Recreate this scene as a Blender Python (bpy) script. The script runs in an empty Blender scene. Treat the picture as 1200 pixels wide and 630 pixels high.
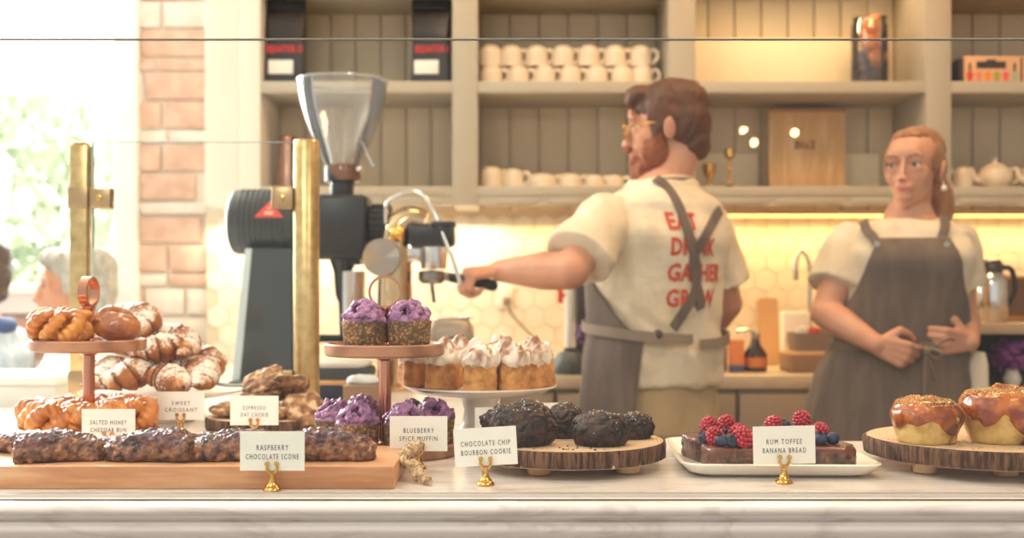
import bpy, bmesh, math, random
from mathutils import Vector, Matrix, Euler, noise
from mathutils.bvhtree import BVHTree

SC = bpy.context.scene
COL = SC.collection
PI = math.pi
# viewpoint: 1200 x 630 frame, focal length in pixels, eye height, horizon row
FPX, CXP, HYP, EYE = 1370.0, 600.0, 340.0, 1.17
TOP = 0.92                                # worktop height


def at(px, py, y):
    return Vector(((px - CXP) / FPX * y, y, EYE - (py - HYP) / FPX * y))


def ax(px, y):
    return (px - CXP) / FPX * y


def H(h):
    h = h.lstrip('#')
    out = []
    for i in (0, 2, 4):
        c = int(h[i:i + 2], 16) / 255.0
        out.append(c / 12.92 if c <= 0.04045 else ((c + 0.055) / 1.055) ** 2.4)
    return tuple(out) + (1.0,)


# ------------------------------------------------------------------ materials
MATS = {}


def mat(name, c, r=0.5, m=0.0, c2=None, ns=20.0, nd=4.0, lo=0.4, hi=0.6, bump=0.0, bs=None, st=(1, 1, 1), coat=0.0, sss=0.0,
        spec=0.5, emit=None, es=0.0, attr=None, c3=None, sheen=0.0, trans=0.0, bd=0.004):
    if name in MATS:
        return MATS[name]
    c = H(c) if isinstance(c, str) else c
    M = bpy.data.materials.new(name)
    M.use_nodes = True
    nt = M.node_tree
    b = nt.nodes['Principled BSDF']
    b.inputs['Base Color'].default_value = c
    b.inputs['Roughness'].default_value = r
    b.inputs['Metallic'].default_value = m
    b.inputs['Specular IOR Level'].default_value = spec
    b.inputs['Coat Weight'].default_value = coat
    b.inputs['Coat Roughness'].default_value = 0.15
    b.inputs['Sheen Weight'].default_value = sheen
    b.inputs['Transmission Weight'].default_value = trans
    if sss:
        b.inputs['Subsurface Weight'].default_value = sss
        b.inputs['Subsurface Radius'].default_value = (0.012, 0.006, 0.003)
    if emit:
        b.inputs['Emission Color'].default_value = H(emit) if isinstance(emit, str) else emit
        b.inputs['Emission Strength'].default_value = es
    tc = nt.nodes.new('ShaderNodeTexCoord')
    mp = nt.nodes.new('ShaderNodeMapping')
    mp.inputs['Scale'].default_value = st
    nt.links.new(tc.outputs['Object'], mp.inputs['Vector'])
    col = None
    if c2:
        c2 = H(c2) if isinstance(c2, str) else c2
        n = nt.nodes.new('ShaderNodeTexNoise')
        n.inputs['Scale'].default_value = ns
        n.inputs['Detail'].default_value = nd
        nt.links.new(mp.outputs['Vector'], n.inputs['Vector'])
        rp = nt.nodes.new('ShaderNodeValToRGB')
        rp.color_ramp.elements[0].position = lo
        rp.color_ramp.elements[1].position = hi
        rp.color_ramp.elements[0].color = c
        rp.color_ramp.elements[1].color = c2
        nt.links.new(n.outputs['Fac'], rp.inputs['Fac'])
        col = rp.outputs['Color']
    if attr:
        at_ = nt.nodes.new('ShaderNodeAttribute')
        at_.attribute_name = attr
        mx = nt.nodes.new('ShaderNodeMix')
        mx.data_type = 'RGBA'
        nt.links.new(at_.outputs['Fac'], mx.inputs['Factor'])
        if col:
            nt.links.new(col, mx.inputs['A'])
        else:
            mx.inputs['A'].default_value = c
        mx.inputs['B'].default_value = H(c3) if isinstance(c3, str) else c3
        col = mx.outputs['Result']
    if col:
        nt.links.new(col, b.inputs['Base Color'])
    if bump:
        n2 = nt.nodes.new('ShaderNodeTexNoise')
        n2.inputs['Scale'].default_value = bs or ns
        n2.inputs['Detail'].default_value = 5
        nt.links.new(mp.outputs['Vector'], n2.inputs['Vector'])
        bp = nt.nodes.new('ShaderNodeBump')
        bp.inputs['Strength'].default_value = bump
        bp.inputs['Distance'].default_value = bd
        nt.links.new(n2.outputs['Fac'], bp.inputs['Height'])
        nt.links.new(bp.outputs['Normal'], b.inputs['Normal'])
    MATS[name] = M
    return M


def glass_mat(name, tint=(1, 1, 1, 1), k=1.0, ior=1.45, rough=0.0, haze=0.0):
    """Thin clear glass: straight-through light plus a Fresnel reflection, the same for every kind of ray."""
    M = bpy.data.materials.new(name)
    M.use_nodes = True
    nt = M.node_tree
    for n in list(nt.nodes):
        if n.type == 'BSDF_PRINCIPLED':
            nt.nodes.remove(n)
    out = [n for n in nt.nodes if n.type == 'OUTPUT_MATERIAL'][0]
    t = nt.nodes.new('ShaderNodeBsdfTransparent')
    t.inputs['Color'].default_value = tint
    g = nt.nodes.new('ShaderNodeBsdfGlossy')
    g.inputs['Roughness'].default_value = rough
    f = nt.nodes.new('ShaderNodeFresnel')
    f.inputs['IOR'].default_value = ior
    mu = nt.nodes.new('ShaderNodeMath')
    mu.operation = 'MULTIPLY'
    mu.inputs[1].default_value = k
    nt.links.new(f.outputs['Fac'], mu.inputs[0])
    mx = nt.nodes.new('ShaderNodeMixShader')
    nt.links.new(mu.outputs[0], mx.inputs['Fac'])
    nt.links.new(t.outputs[0], mx.inputs[1])
    nt.links.new(g.outputs[0], mx.inputs[2])
    last = mx
    if haze:
        d = nt.nodes.new('ShaderNodeBsdfDiffuse')
        d.inputs['Color'].default_value = (0.9, 0.9, 0.9, 1)
        m2 = nt.nodes.new('ShaderNodeMixShader')
        m2.inputs['Fac'].default_value = haze
        nt.links.new(mx.outputs[0], m2.inputs[1])
        nt.links.new(d.outputs[0], m2.inputs[2])
        last = m2
    nt.links.new(last.outputs[0], out.inputs['Surface'])
    MATS[name] = M
    return M


def tex_mat(name, r=0.5, m=0.0, coat=0.0, spec=0.5):
    """Empty principled material with the object coordinates ready: returns material, tree, bsdf, coordinate socket."""
    M = bpy.data.materials.new(name)
    M.use_nodes = True
    nt = M.node_tree
    b = nt.nodes['Principled BSDF']
    b.inputs['Roughness'].default_value = r
    b.inputs['Metallic'].default_value = m
    b.inputs['Coat Weight'].default_value = coat
    b.inputs['Specular IOR Level'].default_value = spec
    tc = nt.nodes.new('ShaderNodeTexCoord')
    MATS[name] = M
    return M, nt, b, tc.outputs['Object']


def ramp(nt, fac, stops):
    rp = nt.nodes.new('ShaderNodeValToRGB')
    e = rp.color_ramp.elements
    while len(e) < len(stops):
        e.new(0.5)
    for k, (p, c) in enumerate(stops):
        e[k].position = p
        e[k].color = H(c) if isinstance(c, str) else c
    nt.links.new(fac, rp.inputs['Fac'])
    return rp.outputs['Color']


def mapped(nt, vec, st=(1, 1, 1), rot=(0, 0, 0), loc=(0, 0, 0)):
    mp = nt.nodes.new('ShaderNodeMapping')
    mp.inputs['Scale'].default_value = st
    mp.inputs['Rotation'].default_value = rot
    mp.inputs['Location'].default_value = loc
    nt.links.new(vec, mp.inputs['Vector'])
    return mp.outputs['Vector']


def nz(nt, vec, scale, detail=4, dist=0.0):
    n = nt.nodes.new('ShaderNodeTexNoise')
    n.inputs['Scale'].default_value = scale
    n.inputs['Detail'].default_value = detail
    n.inputs['Distortion'].default_value = dist
    nt.links.new(vec, n.inputs['Vector'])
    return n.outputs['Fac']


def bumpto(nt, b, h, strength=0.4, dist=0.002):
    bp = nt.nodes.new('ShaderNodeBump')
    bp.inputs['Strength'].default_value = strength
    bp.inputs['Distance'].default_value = dist
    nt.links.new(h, bp.inputs['Height'])
    nt.links.new(bp.outputs['Normal'], b.inputs['Normal'])


# ------------------------------------------------------------------ mesh builder
def rot(x=0, y=0, z=0):
    return Euler((math.radians(x), math.radians(y), math.radians(z))).to_matrix().to_4x4()


def tr(x, y, z):
    return Matrix.Translation((x, y, z))


class MB:
    def __init__(self):
        self.v, self.f, self.m = [], [], []

    def add(self, vs, fs, mi=0, M=None):
        o = len(self.v)
        self.v += [(M @ Vector(p)) if M is not None else Vector(p) for p in vs]
        self.f += [tuple(o + i for i in f) for f in fs]
        self.m += [mi] * len(fs)
        return self

    def box(self, c, s, mi=0, bev=0.0, M=None, seg=2):
        bm = bmesh.new()
        bmesh.ops.create_cube(bm, size=1.0)
        for v in bm.verts:
            v.co = Vector((v.co.x * s[0] + c[0], v.co.y * s[1] + c[1], v.co.z * s[2] + c[2]))
        if bev:
            bmesh.ops.bevel(bm, geom=list(bm.edges), offset=bev, segments=seg, affect='EDGES', profile=0.5)
        bm.verts.index_update()
        self.add([v.co.copy() for v in bm.verts], [[v.index for v in f.verts] for f in bm.faces], mi, M)
        bm.free()
        return self

    def bx(self, x0, x1, y0, y1, z0, z1, mi=0, bev=0.0):
        return self.box(((x0 + x1) / 2, (y0 + y1) / 2, (z0 + z1) / 2), (x1 - x0, y1 - y0, z1 - z0), mi, bev)

    def lathe(self, prof, n=32, c=(0, 0, 0), mi=0, M=None, cap=True, sx=1.0, sy=1.0):
        vs, fs = [], []
        for (r, z) in prof:
            for k in range(n):
                a = 2 * PI * k / n
                vs.append((c[0] + r * sx * math.cos(a), c[1] + r * sy * math.sin(a), c[2] + z))
        for i in range(len(prof) - 1):
            for k in range(n):
                k2 = (k + 1) % n
                fs.append((i * n + k, i * n + k2, (i + 1) * n + k2, (i + 1) * n + k))
        if cap:
            fs.append(tuple(reversed(range(n))))
            e = (len(prof) - 1) * n
            fs.append(tuple(e + k for k in range(n)))
        return self.add(vs, fs, mi, M)

    def ell(self, c, r, mi=0, M=None, nu=20, nv=12):
        r = (r, r, r) if not hasattr(r, '__len__') else r
        vs, fs = [], []
        for i in range(1, nv):
            t = PI * i / nv
            for k in range(nu):
                a = 2 * PI * k / nu
                vs.append((r[0] * math.sin(t) * math.cos(a), r[1] * math.sin(t) * math.sin(a), r[2] * math.cos(t)))
        top, bot = len(vs), len(vs) + 1
        vs += [(0, 0, r[2]), (0, 0, -r[2])]
        for i in range(nv - 2):
            for k in range(nu):
                k2 = (k + 1) % nu
                fs.append((i * nu + k, (i + 1) * nu + k, (i + 1) * nu + k2, i * nu + k2))
        for k in range(nu):
            k2 = (k + 1) % nu
            fs.append((top, k, k2))
            fs.append((bot, (nv - 2) * nu + k2, (nv - 2) * nu + k))
        T = tr(*c)
        if M is not None:
            T = T @ M
        return self.add(vs, fs, mi, T)

    def tube(self, pts, rad, n=12, mi=0, M=None, closed=False, flat=1.0, up=None, cap=True):
        pts = [Vector(p) for p in pts]
        N = len(pts)
        rad = [rad] * N if not hasattr(rad, '__len__') else rad
        tans = []
        for i in range(N):
            a = pts[i - 1] if (i > 0 or closed) else pts[i]
            b = pts[(i + 1) % N] if (i < N - 1 or closed) else pts[i]
            tans.append((b - a).normalized() if (b - a).length > 1e-9 else Vector((0, 0, 1)))
        u = Vector(up) if up is not None else (Vector((0, 0, 1)) if abs(tans[0].z) < 0.9 else Vector((1, 0, 0)))
        vs, fs = [], []
        for i in range(N):
            t = tans[i]
            if up is not None:
                u = Vector(up)
            u = (u - t * u.dot(t))
            u = u.normalized() if u.length > 1e-6 else t.orthogonal().normalized()
            w = t.cross(u)
            for k in range(n):
                a = 2 * PI * k / n
                vs.append(pts[i] + u * (rad[i] * math.cos(a) * flat) + w * (rad[i] * math.sin(a)))
        L = N if closed else N - 1
        for i in range(L):
            j = (i + 1) % N
            for k in range(n):
                k2 = (k + 1) % n
                fs.append((i * n + k, i * n + k2, j * n + k2, j * n + k))
        if cap and not closed:
            fs.append(tuple(reversed(range(n))))
            fs.append(tuple((N - 1) * n + k for k in range(n)))
        return self.add(vs, fs, mi, M)

    def cap(self, p0, r0, p1, r1, mi=0, n=14):
        """Tapered capsule with round ends."""
        p0, p1 = Vector(p0), Vector(p1)
        d = (p1 - p0)
        L = d.length
        d.normalize()
        pts, rs = [], []
        for k in range(5):
            a = PI / 2 * k / 5
            pts.append(p0 - d * r0 * math.cos(a) * 0.98)
            rs.append(max(r0 * math.sin(a), 0.0006))
        for k in range(7):
            t = k / 6
            pts.append(p0 + d * L * t)
            rs.append(r0 + (r1 - r0) * t)
        for k in range(4, -1, -1):
            a = PI / 2 * k / 5
            pts.append(p1 + d * r1 * math.cos(a) * 0.98)
            rs.append(max(r1 * math.sin(a), 0.0006))
        return self.tube(pts, rs, n, mi)

    def loft(self, rings, mi=0, cap=True, closed=True, M=None):
        n = len(rings[0])
        vs = [p for r in rings for p in r]
        fs = []
        for i in range(len(rings) - 1):
            for k in range(n if closed else n - 1):
                k2 = (k + 1) % n
                fs.append((i * n + k, i * n + k2, (i + 1) * n + k2, (i + 1) * n + k))
        if cap and closed:
            fs.append(tuple(reversed(range(n))))
            e = (len(rings) - 1) * n
            fs.append(tuple(e + k for k in range(n)))
        return self.add(vs, fs, mi, M)

    def extr(self, poly, x0, x1, mi=0):
        """Profile of (y, z) points drawn out along X."""
        a = [(x0, p[0], p[1]) for p in poly]
        b = [(x1, p[0], p[1]) for p in poly]
        return self.loft([a, b], mi)

    def prism(self, poly, z0, z1, mi=0, M=None):
        return self.loft([[(p[0], p[1], z0) for p in poly], [(p[0], p[1], z1) for p in poly]], mi, M=M)

    def mesh(self, name='mesh'):
        me = bpy.data.meshes.new(name)
        me.from_pydata([tuple(p) for p in self.v], [], self.f)
        for p, mi in zip(me.polygons, self.m):
            p.material_index = mi
        bm = bmesh.new()
        bm.from_mesh(me)
        bmesh.ops.recalc_face_normals(bm, faces=bm.faces)
        bm.to_mesh(me)
        bm.free()
        me.update()
        return me


def remesh(mb, voxel, smooth=3, name='mesh'):
    me = mb.mesh(name) if isinstance(mb, MB) else mb
    me.materials.clear()
    o = bpy.data.objects.new('remesh_source', me)
    COL.objects.link(o)
    md = o.modifiers.new('r', 'REMESH')
    md.mode = 'VOXEL'
    md.voxel_size = voxel
    if smooth:
        s = o.modifiers.new('s', 'SMOOTH')
        s.factor = 0.5
        s.iterations = smooth
    dg = bpy.context.evaluated_depsgraph_get()
    dg.update()
    out = bpy.data.meshes.new_from_object(o.evaluated_get(dg))
    bpy.data.objects.remove(o)
    bpy.data.meshes.remove(me)
    out.name = name
    return out


def displace(me, fn):
    me.update()
    ns = [v.normal.copy() for v in me.vertices]
    for v, n in zip(me.vertices, ns):
        v.co += n * fn(v.co, n)
    me.update()
    return me


def warp(me, fn):
    for v in me.vertices:
        v.co = fn(v.co)
    me.update()
    return me


def attr(me, name, fn):
    a = me.attributes.new(name, 'FLOAT', 'POINT')
    me.update()
    for v in me.vertices:
        a.data[v.index].value = fn(v.co, v.normal)
    return me


def fbm(p, s, o=4):
    return noise.fractal(Vector(p) * s, 1.0, 2.0, o)


def pmat(p):
    return p.matrix_world if p.parent is None else pmat(p.parent) @ p.matrix_local


def obj(name, me, mats, parent=None, loc=(0, 0, 0), rz=0.0, world=False, sharp=40, r=None, smooth=True):
    """Link one mesh object. world=True: the mesh is in world coordinates and is brought into its parent's frame."""
    if isinstance(me, MB):
        me = me.mesh(name)
    mats = mats if isinstance(mats, (list, tuple)) else [mats]
    if not me.materials:
        for m in mats:
            me.materials.append(m)
        if smooth:
            for p in me.polygons:
                p.use_smooth = True
            if sharp and len(me.polygons):
                me.set_sharp_from_angle(angle=math.radians(sharp))
    o = bpy.data.objects.new(name, me)
    COL.objects.link(o)
    if parent is not None:
        o.parent = parent
    if world:
        q = parent
        T = Matrix.Identity(4)
        while q is not None:
            T = Matrix.LocRotScale(q.location, q.rotation_euler, q.scale) @ T
            q = q.parent
        if parent is not None:
            me.transform(T.inverted())
    else:
        o.location = loc
        o.rotation_euler = r if r is not None else (0, 0, rz)
    return o


def tag(o, label=None, cat=None, group=None, kind=None):
    if label:
        o['label'] = label
    if cat:
        o['category'] = cat
    if group:
        o['group'] = group
    if kind:
        o['kind'] = kind
    return o


def thing(name, label, cat, loc=(0, 0, 0), rz=0.0, group=None):
    o = bpy.data.objects.new(name, None)
    o.empty_display_size = 0.05
    COL.objects.link(o)
    o.location = loc
    o.rotation_euler = (0, 0, rz)
    return tag(o, label, cat, group)


def single(name, me, mats, label, cat, loc=(0, 0, 0), rz=0.0, group=None, world_base=None, **k):
    """A thing that is one mesh. world_base: the mesh is in world coordinates, its origin goes there."""
    if world_base is not None:
        if isinstance(me, MB):
            me = me.mesh(name)
        me.transform(Matrix.Translation(-Vector(world_base)))
        loc = world_base
    return tag(obj(name, me, mats, None, loc, rz, **k), label, cat, group)


def struct(name, me, mats, label=None, **k):
    return tag(obj(name, me, mats, **k), label, None, None, 'structure')


def copy_tree(o, parent=None):
    c = o.copy()
    COL.objects.link(c)
    c.parent = parent
    for ch in list(o.children):
        copy_tree(ch, c)
    return c


def recopy(o, loc, rz=0.0, label=None, r=None, group=None):
    c = copy_tree(o)
    c.location = loc
    c.rotation_euler = r if r is not None else (0, 0, rz)
    if label:
        c['label'] = label
    if group:
        c['group'] = group
    return c


def text_mesh(lines, width=None, cap=0.005, gap=1.55, depth=0.0004, align='CENTER', sx=0.8, space=1.12, fat=0.0):
    """Upper-case lettering as mesh in the XZ plane facing -Y, centred on the origin (or left aligned)."""
    cu = bpy.data.curves.new('lettering', 'FONT')
    cu.body = '\n'.join(lines)
    cu.size = cap / 0.70
    cu.space_line = gap * 0.70 / 1.0
    cu.space_character = space
    cu.align_x = align
    cu.align_y = 'CENTER'
    cu.extrude = depth
    cu.offset = fat
    cu.resolution_u = 2
    o = bpy.data.objects.new('lettering_source', cu)
    COL.objects.link(o)
    dg = bpy.context.evaluated_depsgraph_get()
    dg.update()
    me = bpy.data.meshes.new_from_object(o.evaluated_get(dg))
    bpy.data.objects.remove(o)
    bpy.data.curves.remove(cu)
    me.materials.clear()
    me.transform(Matrix.Diagonal((sx, 1, 1, 1)))
    if width:
        xs = [v.co.x for v in me.vertices]
        me.transform(Matrix.Diagonal((width / (max(xs) - min(xs)), 1, 1, 1)))
    me.transform(rot(90, 0, 0))
    return me


def rrect(w, d, r, n=6):
    pts = []
    for cx, cy, a0 in ((w / 2 - r, d / 2 - r, 0), (-w / 2 + r, d / 2 - r, 90), (-w / 2 + r, -d / 2 + r, 180), (w / 2 - r, -d / 2 + r, 270)):
        for k in range(n + 1):
            a = math.radians(a0 + 90 * k / n)
            pts.append((cx + r * math.cos(a), cy + r * math.sin(a)))
    return pts


def smoothpath(pts, n=8):
    """Catmull-Rom through the points."""
    P = [Vector(p) for p in pts]
    P = [P[0] * 2 - P[1]] + P + [P[-1] * 2 - P[-2]]
    out = []
    for i in range(1, len(P) - 2):
        for k in range(n):
            t = k / n
            a, b, c, d = P[i - 1], P[i], P[i + 1], P[i + 2]
            out.append(0.5 * ((2 * b) + (c - a) * t + (2 * a - 5 * b + 4 * c - d) * t * t + (3 * b - a - 3 * c + d) * t ** 3))
    out.append(P[-2])
    return out
# ------------------------------------------------------------------ materials of the place
def marble_mat():
    M, nt, b, oc = tex_mat('marble', r=0.16, spec=0.5)
    w = nz(nt, mapped(nt, oc, (1.2, 5.0, 5.0), (0, 0, 0.25)), 1.6, 6, 1.6)
    c = ramp(nt, w, [(0.0, '#ebe1da'), (0.44, '#ece3dc'), (0.485, '#dcd0c8'), (0.51, '#ece3dc'), (1.0, '#efe8e2')])
    nt.links.new(c, b.inputs['Base Color'])
    return M


def wood_mat(name, cols, st=(1, 1, 1), scale=6.0, r=0.5, dist=6.0, coat=0.0):
    M, nt, b, oc = tex_mat(name, r=r, coat=coat)
    v = mapped(nt, oc, st)
    wv = nt.nodes.new('ShaderNodeTexWave')
    wv.wave_type = 'BANDS'
    wv.bands_direction = 'Y'
    wv.inputs['Scale'].default_value = scale
    wv.inputs['Distortion'].default_value = dist
    wv.inputs['Detail'].default_value = 3
    wv.inputs['Detail Scale'].default_value = 1.2
    nt.links.new(v, wv.inputs['Vector'])
    n = nz(nt, mapped(nt, oc, tuple(s * 3 for s in st)), 14, 5)
    ad = nt.nodes.new('ShaderNodeMath')
    ad.operation = 'MULTIPLY_ADD'
    ad.inputs[1].default_value = 0.45
    nt.links.new(n, ad.inputs[0])
    m2 = nt.nodes.new('ShaderNodeMath')
    m2.operation = 'MULTIPLY'
    m2.inputs[1].default_value = 0.55
    nt.links.new(wv.outputs['Fac'], m2.inputs[0])
    nt.links.new(m2.outputs[0], ad.inputs[2])
    nt.links.new(ramp(nt, ad.outputs[0], [(0.1, cols[0]), (0.5, cols[1]), (0.9, cols[2])]), b.inputs['Base Color'])
    bumpto(nt, b, ad.outputs[0], 0.15, 0.001)
    return M


def rings_mat(name, cols, scale=60.0, r=0.55):
    M, nt, b, oc = tex_mat(name, r=r)
    wv = nt.nodes.new('ShaderNodeTexWave')
    wv.wave_type = 'RINGS'
    wv.rings_direction = 'Z'
    wv.inputs['Scale'].default_value = scale
    wv.inputs['Distortion'].default_value = 3.0
    wv.inputs['Detail'].default_value = 3
    nt.links.new(oc, wv.inputs['Vector'])
    nt.links.new(ramp(nt, wv.outputs['Fac'], [(0.0, cols[0]), (0.6, cols[1]), (1.0, cols[2])]), b.inputs['Base Color'])
    return M


MARBLE = marble_mat()
PAINT = mat('sage_grey_paint', '#b9ae98', 0.45)
PAINT_BEAD = mat('grey_beadboard_paint', '#d2bf9f', 0.5)
CREAM = mat('cream_paint', '#eee6d6', 0.45)
WHITE = mat('white_paint', '#efefe8', 0.45)
PLASTER = mat('warm_plaster', '#d9d0c0', 0.8)
CERAMIC = mat('white_ceramic', '#efe7da', 0.18, coat=0.3)
CUPS = mat('cream_ceramic', '#f0dcc0', 0.25, coat=0.2)
TILE = mat('white_hex_tile', '#f0e6d2', 0.22, coat=0.2)
GROUT = mat('tan_grout', '#dccbae', 0.9)
BRASS = mat('aged_brass', '#d6bb86', 0.34, 1.0, c2='#b39762', ns=45, lo=0.35, hi=0.75)
GOLD = mat('polished_brass', '#d8a95a', 0.2, 1.0)
COPPER = mat('rose_copper', '#c98d72', 0.2, 1.0)
CHROME = mat('chrome', '#d4d2cf', 0.12, 1.0)
STEEL = mat('brushed_steel', '#b5aea6', 0.3, 1.0)
BLACK = mat('black_enamel', '#1b1c1e', 0.32)
DARK = mat('black_rubber', '#161414', 0.55)
MAPLE = wood_mat('maple_board', ['#b5784c', '#cd976a', '#dcae88'], (0.6, 5, 5), 7.0, 0.5)
OAK = wood_mat('stand_wood', ['#875a40', '#a57252', '#b88666'], (1, 5, 5), 1.6, 0.45, 9.0)
RINGS = rings_mat('log_end_grain', ['#c9a580', '#d8b893', '#e2c8a8'])
BARK = mat('bark', '#7d5a42', 0.95, c2='#412a1c', ns=190, nd=6, st=(1, 1, 0.14), lo=0.38, hi=0.6, bump=1.0, bs=120, bd=0.006)
PALEWOOD = wood_mat('pale_board', ['#c79a63', '#d9b07c', '#e3c093'], (6, 1, 1), 3.0, 0.5)
CARD = mat('ivory_card', '#f3efe4', 0.75)
INK = mat('black_ink', '#23201f', 0.8)
TAUPE = mat('taupe_cabinet', '#a4927b', 0.5)
FLOORM = mat('grey_floor', '#8d8377', 0.6, c2='#7a7066', ns=3)
PANE = glass_mat('counter_glass', (0.985, 0.995, 0.99, 1), 0.48)
EDGE = mat('glass_edge', '#c3cfc6', 0.15, spec=0.8)
HOPPER = glass_mat('hopper_glass', (0.96, 0.96, 0.96, 1), 1.6, rough=0.03, haze=0.045)
JAR = glass_mat('jar_glass', (0.97, 0.96, 0.95, 1), 1.2, rough=0.02, haze=0.03)
WIN = glass_mat('window_glass', (0.98, 0.99, 0.98, 1), 0.5)

# ------------------------------------------------------------------ room
WALLY = 4.0
m = MB(); m.bx(-4.2, 3.2, -1.6, WALLY + 0.3, -0.1, 0.0)
struct('floor', m, FLOORM)
m = MB(); m.bx(-4.2, 3.2, -1.4, WALLY + 0.3, 2.9, 3.0)
struct('ceiling', m, WHITE)
m = MB(); m.bx(3.1, 3.2, -1.4, WALLY + 0.3, 0.0, 2.9)
struct('wall_right', m, PLASTER)
# window opening in the back wall at the left: x -3.6 .. -1.36, z 1.2 .. 2.75
WX0, WX1, WZ0, WZ1 = -3.6, ax(137, WALLY), EYE + 8 / FPX * WALLY, 2.75
BX1 = ax(243, WALLY)
m = MB()
m.bx(BX1, 3.2, WALLY, WALLY + 0.2, 0, 2.9)
struct('wall_back', m, PLASTER)

# brick pier and brick below the sill, real courses
BR1 = mat('orange_brick', '#dcb8a2', 0.9, c2='#cfa58e', ns=18, bump=0.5)
BR2 = mat('pale_brick', '#e8dace', 0.9, c2='#dfcdc0', ns=14, bump=0.5)
MORT = mat('pale_mortar', '#e6d8c8', 0.95)
rb = random.Random(3)
m = MB()
m.bx(-4.2, BX1, WALLY + 0.02, WALLY + 0.2, 0, WZ0 - 0.02, 2)
m.bx(WX1 + 0.02, BX1, WALLY + 0.02, WALLY + 0.2, WZ0 - 0.02, 2.9, 2)
m.bx(-4.2, WX0, WALLY + 0.02, WALLY + 0.2, WZ0, 2.9, 2)
m.bx(WX0, WX1 + 0.03, WALLY + 0.02, WALLY + 0.2, WZ1, 2.9, 2)
z, k = 0.0, 0
# course heights repeat tall / tall / thin as on the old pier
while z < 2.88:
    h = (0.098, 0.098, 0.05)[k % 3]
    x = -4.2 + (0.0, -0.16, -0.08)[k % 3]
    while x < BX1:
        w = rb.choice((0.3, 0.24, 0.14, 0.3))
        xa, xb = max(x + 0.006, -4.2), min(x + w - 0.006, BX1 - 0.002)
        zc = z + h / 2
        inwin = zc > WZ0 - 0.03
        if inwin:
            xa = max(xa, WX1 + 0.03)
        if xb - xa > 0.03:
            m.bx(xa, xb, WALLY + 0.004 + rb.uniform(-.003, .004), WALLY + 0.06, z + 0.006, z + h - 0.006, 0 if rb.random() < 0.66 else 1, 0.004)
        x += w
    z += h
    k += 1
struct('wall_left', m, [BR1, BR2, MORT])

# window frame, mullion, sill and pane
t = tag(thing('window_1', None, None), None, None, None, 'structure')
f = MB()
FW = ax(163, WALLY) - WX1
f.bx(WX1, WX1 + FW, WALLY - 0.03, WALLY + 0.12, WZ0 - 0.12, 2.85, 0, 0.004)
f.bx(WX0 - 0.1, WX0, WALLY - 0.03, WALLY + 0.12, WZ0 - 0.12, 2.85)
f.bx(WX0 - 0.1, WX1 + FW, WALLY - 0.028, WALLY + 0.12, WZ1, 2.85)
f.bx(-2.52, -2.46, WALLY + 0.02, WALLY + 0.08, WZ0, WZ1)
obj('window_frame', f, WHITE, t)
s = MB(); s.bx(WX0 - 0.1, WX1 + 0.001, WALLY - 0.06, WALLY + 0.12, WZ0 - 0.035, WZ0, 0, 0.004)
s.bx(WX0, WX1, WALLY - 0.02, WALLY + 0.1, WZ0 - 0.10, WZ0 - 0.035)
obj('window_sill', s, WHITE, t)
p = MB(); p.bx(WX0, WX1, WALLY + 0.045, WALLY + 0.05, WZ0, WZ1)
obj('window_pane', p, WIN, t)

# white pilaster left of the shelving
m = MB(); m.bx(ax(240, 3.66), ax(280, 3.66), 3.66, WALLY, 1.436, 2.9, 0, 0.003)
struct('trim_1', m, CREAM)

# hexagon tile splashback, real tiles on grout
BSX0, BSX1, BSZ0, BSZ1 = BX1 + 0.0, 2.6, 0.93, 1.437
m = MB()
m.bx(BSX0, BSX1, WALLY - 0.012, WALLY - 0.001, 0.5, BSZ1, 1)
hr = 0.0415
row = 0
zz = BSZ0 - 0.1
while zz < BSZ1 - 0.01:
    xx = BSX0 + 0.04 + (hr * 0.866 if row % 2 else 0)
    while xx < BSX1 - 0.04:
        r_ = hr - 0.0017
        poly = [(xx + r_ * math.cos(PI / 6 + PI / 3 * q), zz + r_ * math.sin(PI / 6 + PI / 3 * q)) for q in range(6)]
        if all(pz < BSZ1 for _, pz in poly):
            a = [(px_, WALLY - 0.012, pz_) for px_, pz_ in poly]
            b_ = [(xx + (px_ - xx) * .95, WALLY - 0.0145, zz + (pz_ - zz) * .96) for px_, pz_ in poly]
            m.loft([a, b_], 0)
        xx += hr * 1.732
    zz += hr * 1.5
    row += 1
struct('trim_2', m, [TILE, GROUT], sharp=20)

# ------------------------------------------------------------------ outside the window
m = MB(); m.bx(-14, 4, WALLY + 0.3, 26, -0.15, -0.1)
struct('ground_outside', m, mat('pale_pavement', '#d8d6cf', 0.9, c2='#c9c7bf', ns=2))
LEAF = mat('pale_green_leaf', '#e4ebdb', 0.6, c2='#cfdcc2', ns=4)
BARKT = mat('tree_bark', '#7a6a58', 0.9, c2='#5d5042', ns=20)


def tree(x, y, h, rad, n, seed, label):
    rr = random.Random(seed)
    t = thing('street_tree', label, 'tree', (x, y, -0.1), 0, 'trees outside the window')
    tk = MB()
    tk.tube(smoothpath([(0, 0, 0), (0.05, 0, h * .3), (-0.04, 0.03, h * .6), (0, 0, h * .85)], 4), [0.12 - 0.0075 * k for k in range(13)], 10)
    obj('trunk', tk, BARKT, t)
    c = MB()
    for k in range(n):
        d = Vector((rr.gauss(0, 1), rr.gauss(0, 1), rr.gauss(0, 1))).normalized() * rad * rr.uniform(0.35, 1) ** 0.5
        p = Vector((d.x, d.y, h * 0.62 + d.z * 0.95))
        if p.z < 0.3:
            continue
        s = rr.uniform(0.06, 0.12)
        M_ = tr(*p) @ rot(rr.uniform(0, 360), rr.uniform(0, 360), rr.uniform(0, 360))
        c.add([(-s, 0, 0), (0, -s * .5, 0.01), (s, 0, 0), (0, s * .5, 0.01)], [(0, 1, 2, 3)], 0, M_)
    o = obj('leaves', c, LEAF, t, smooth=False)
    o['kind'] = 'stuff'


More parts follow.
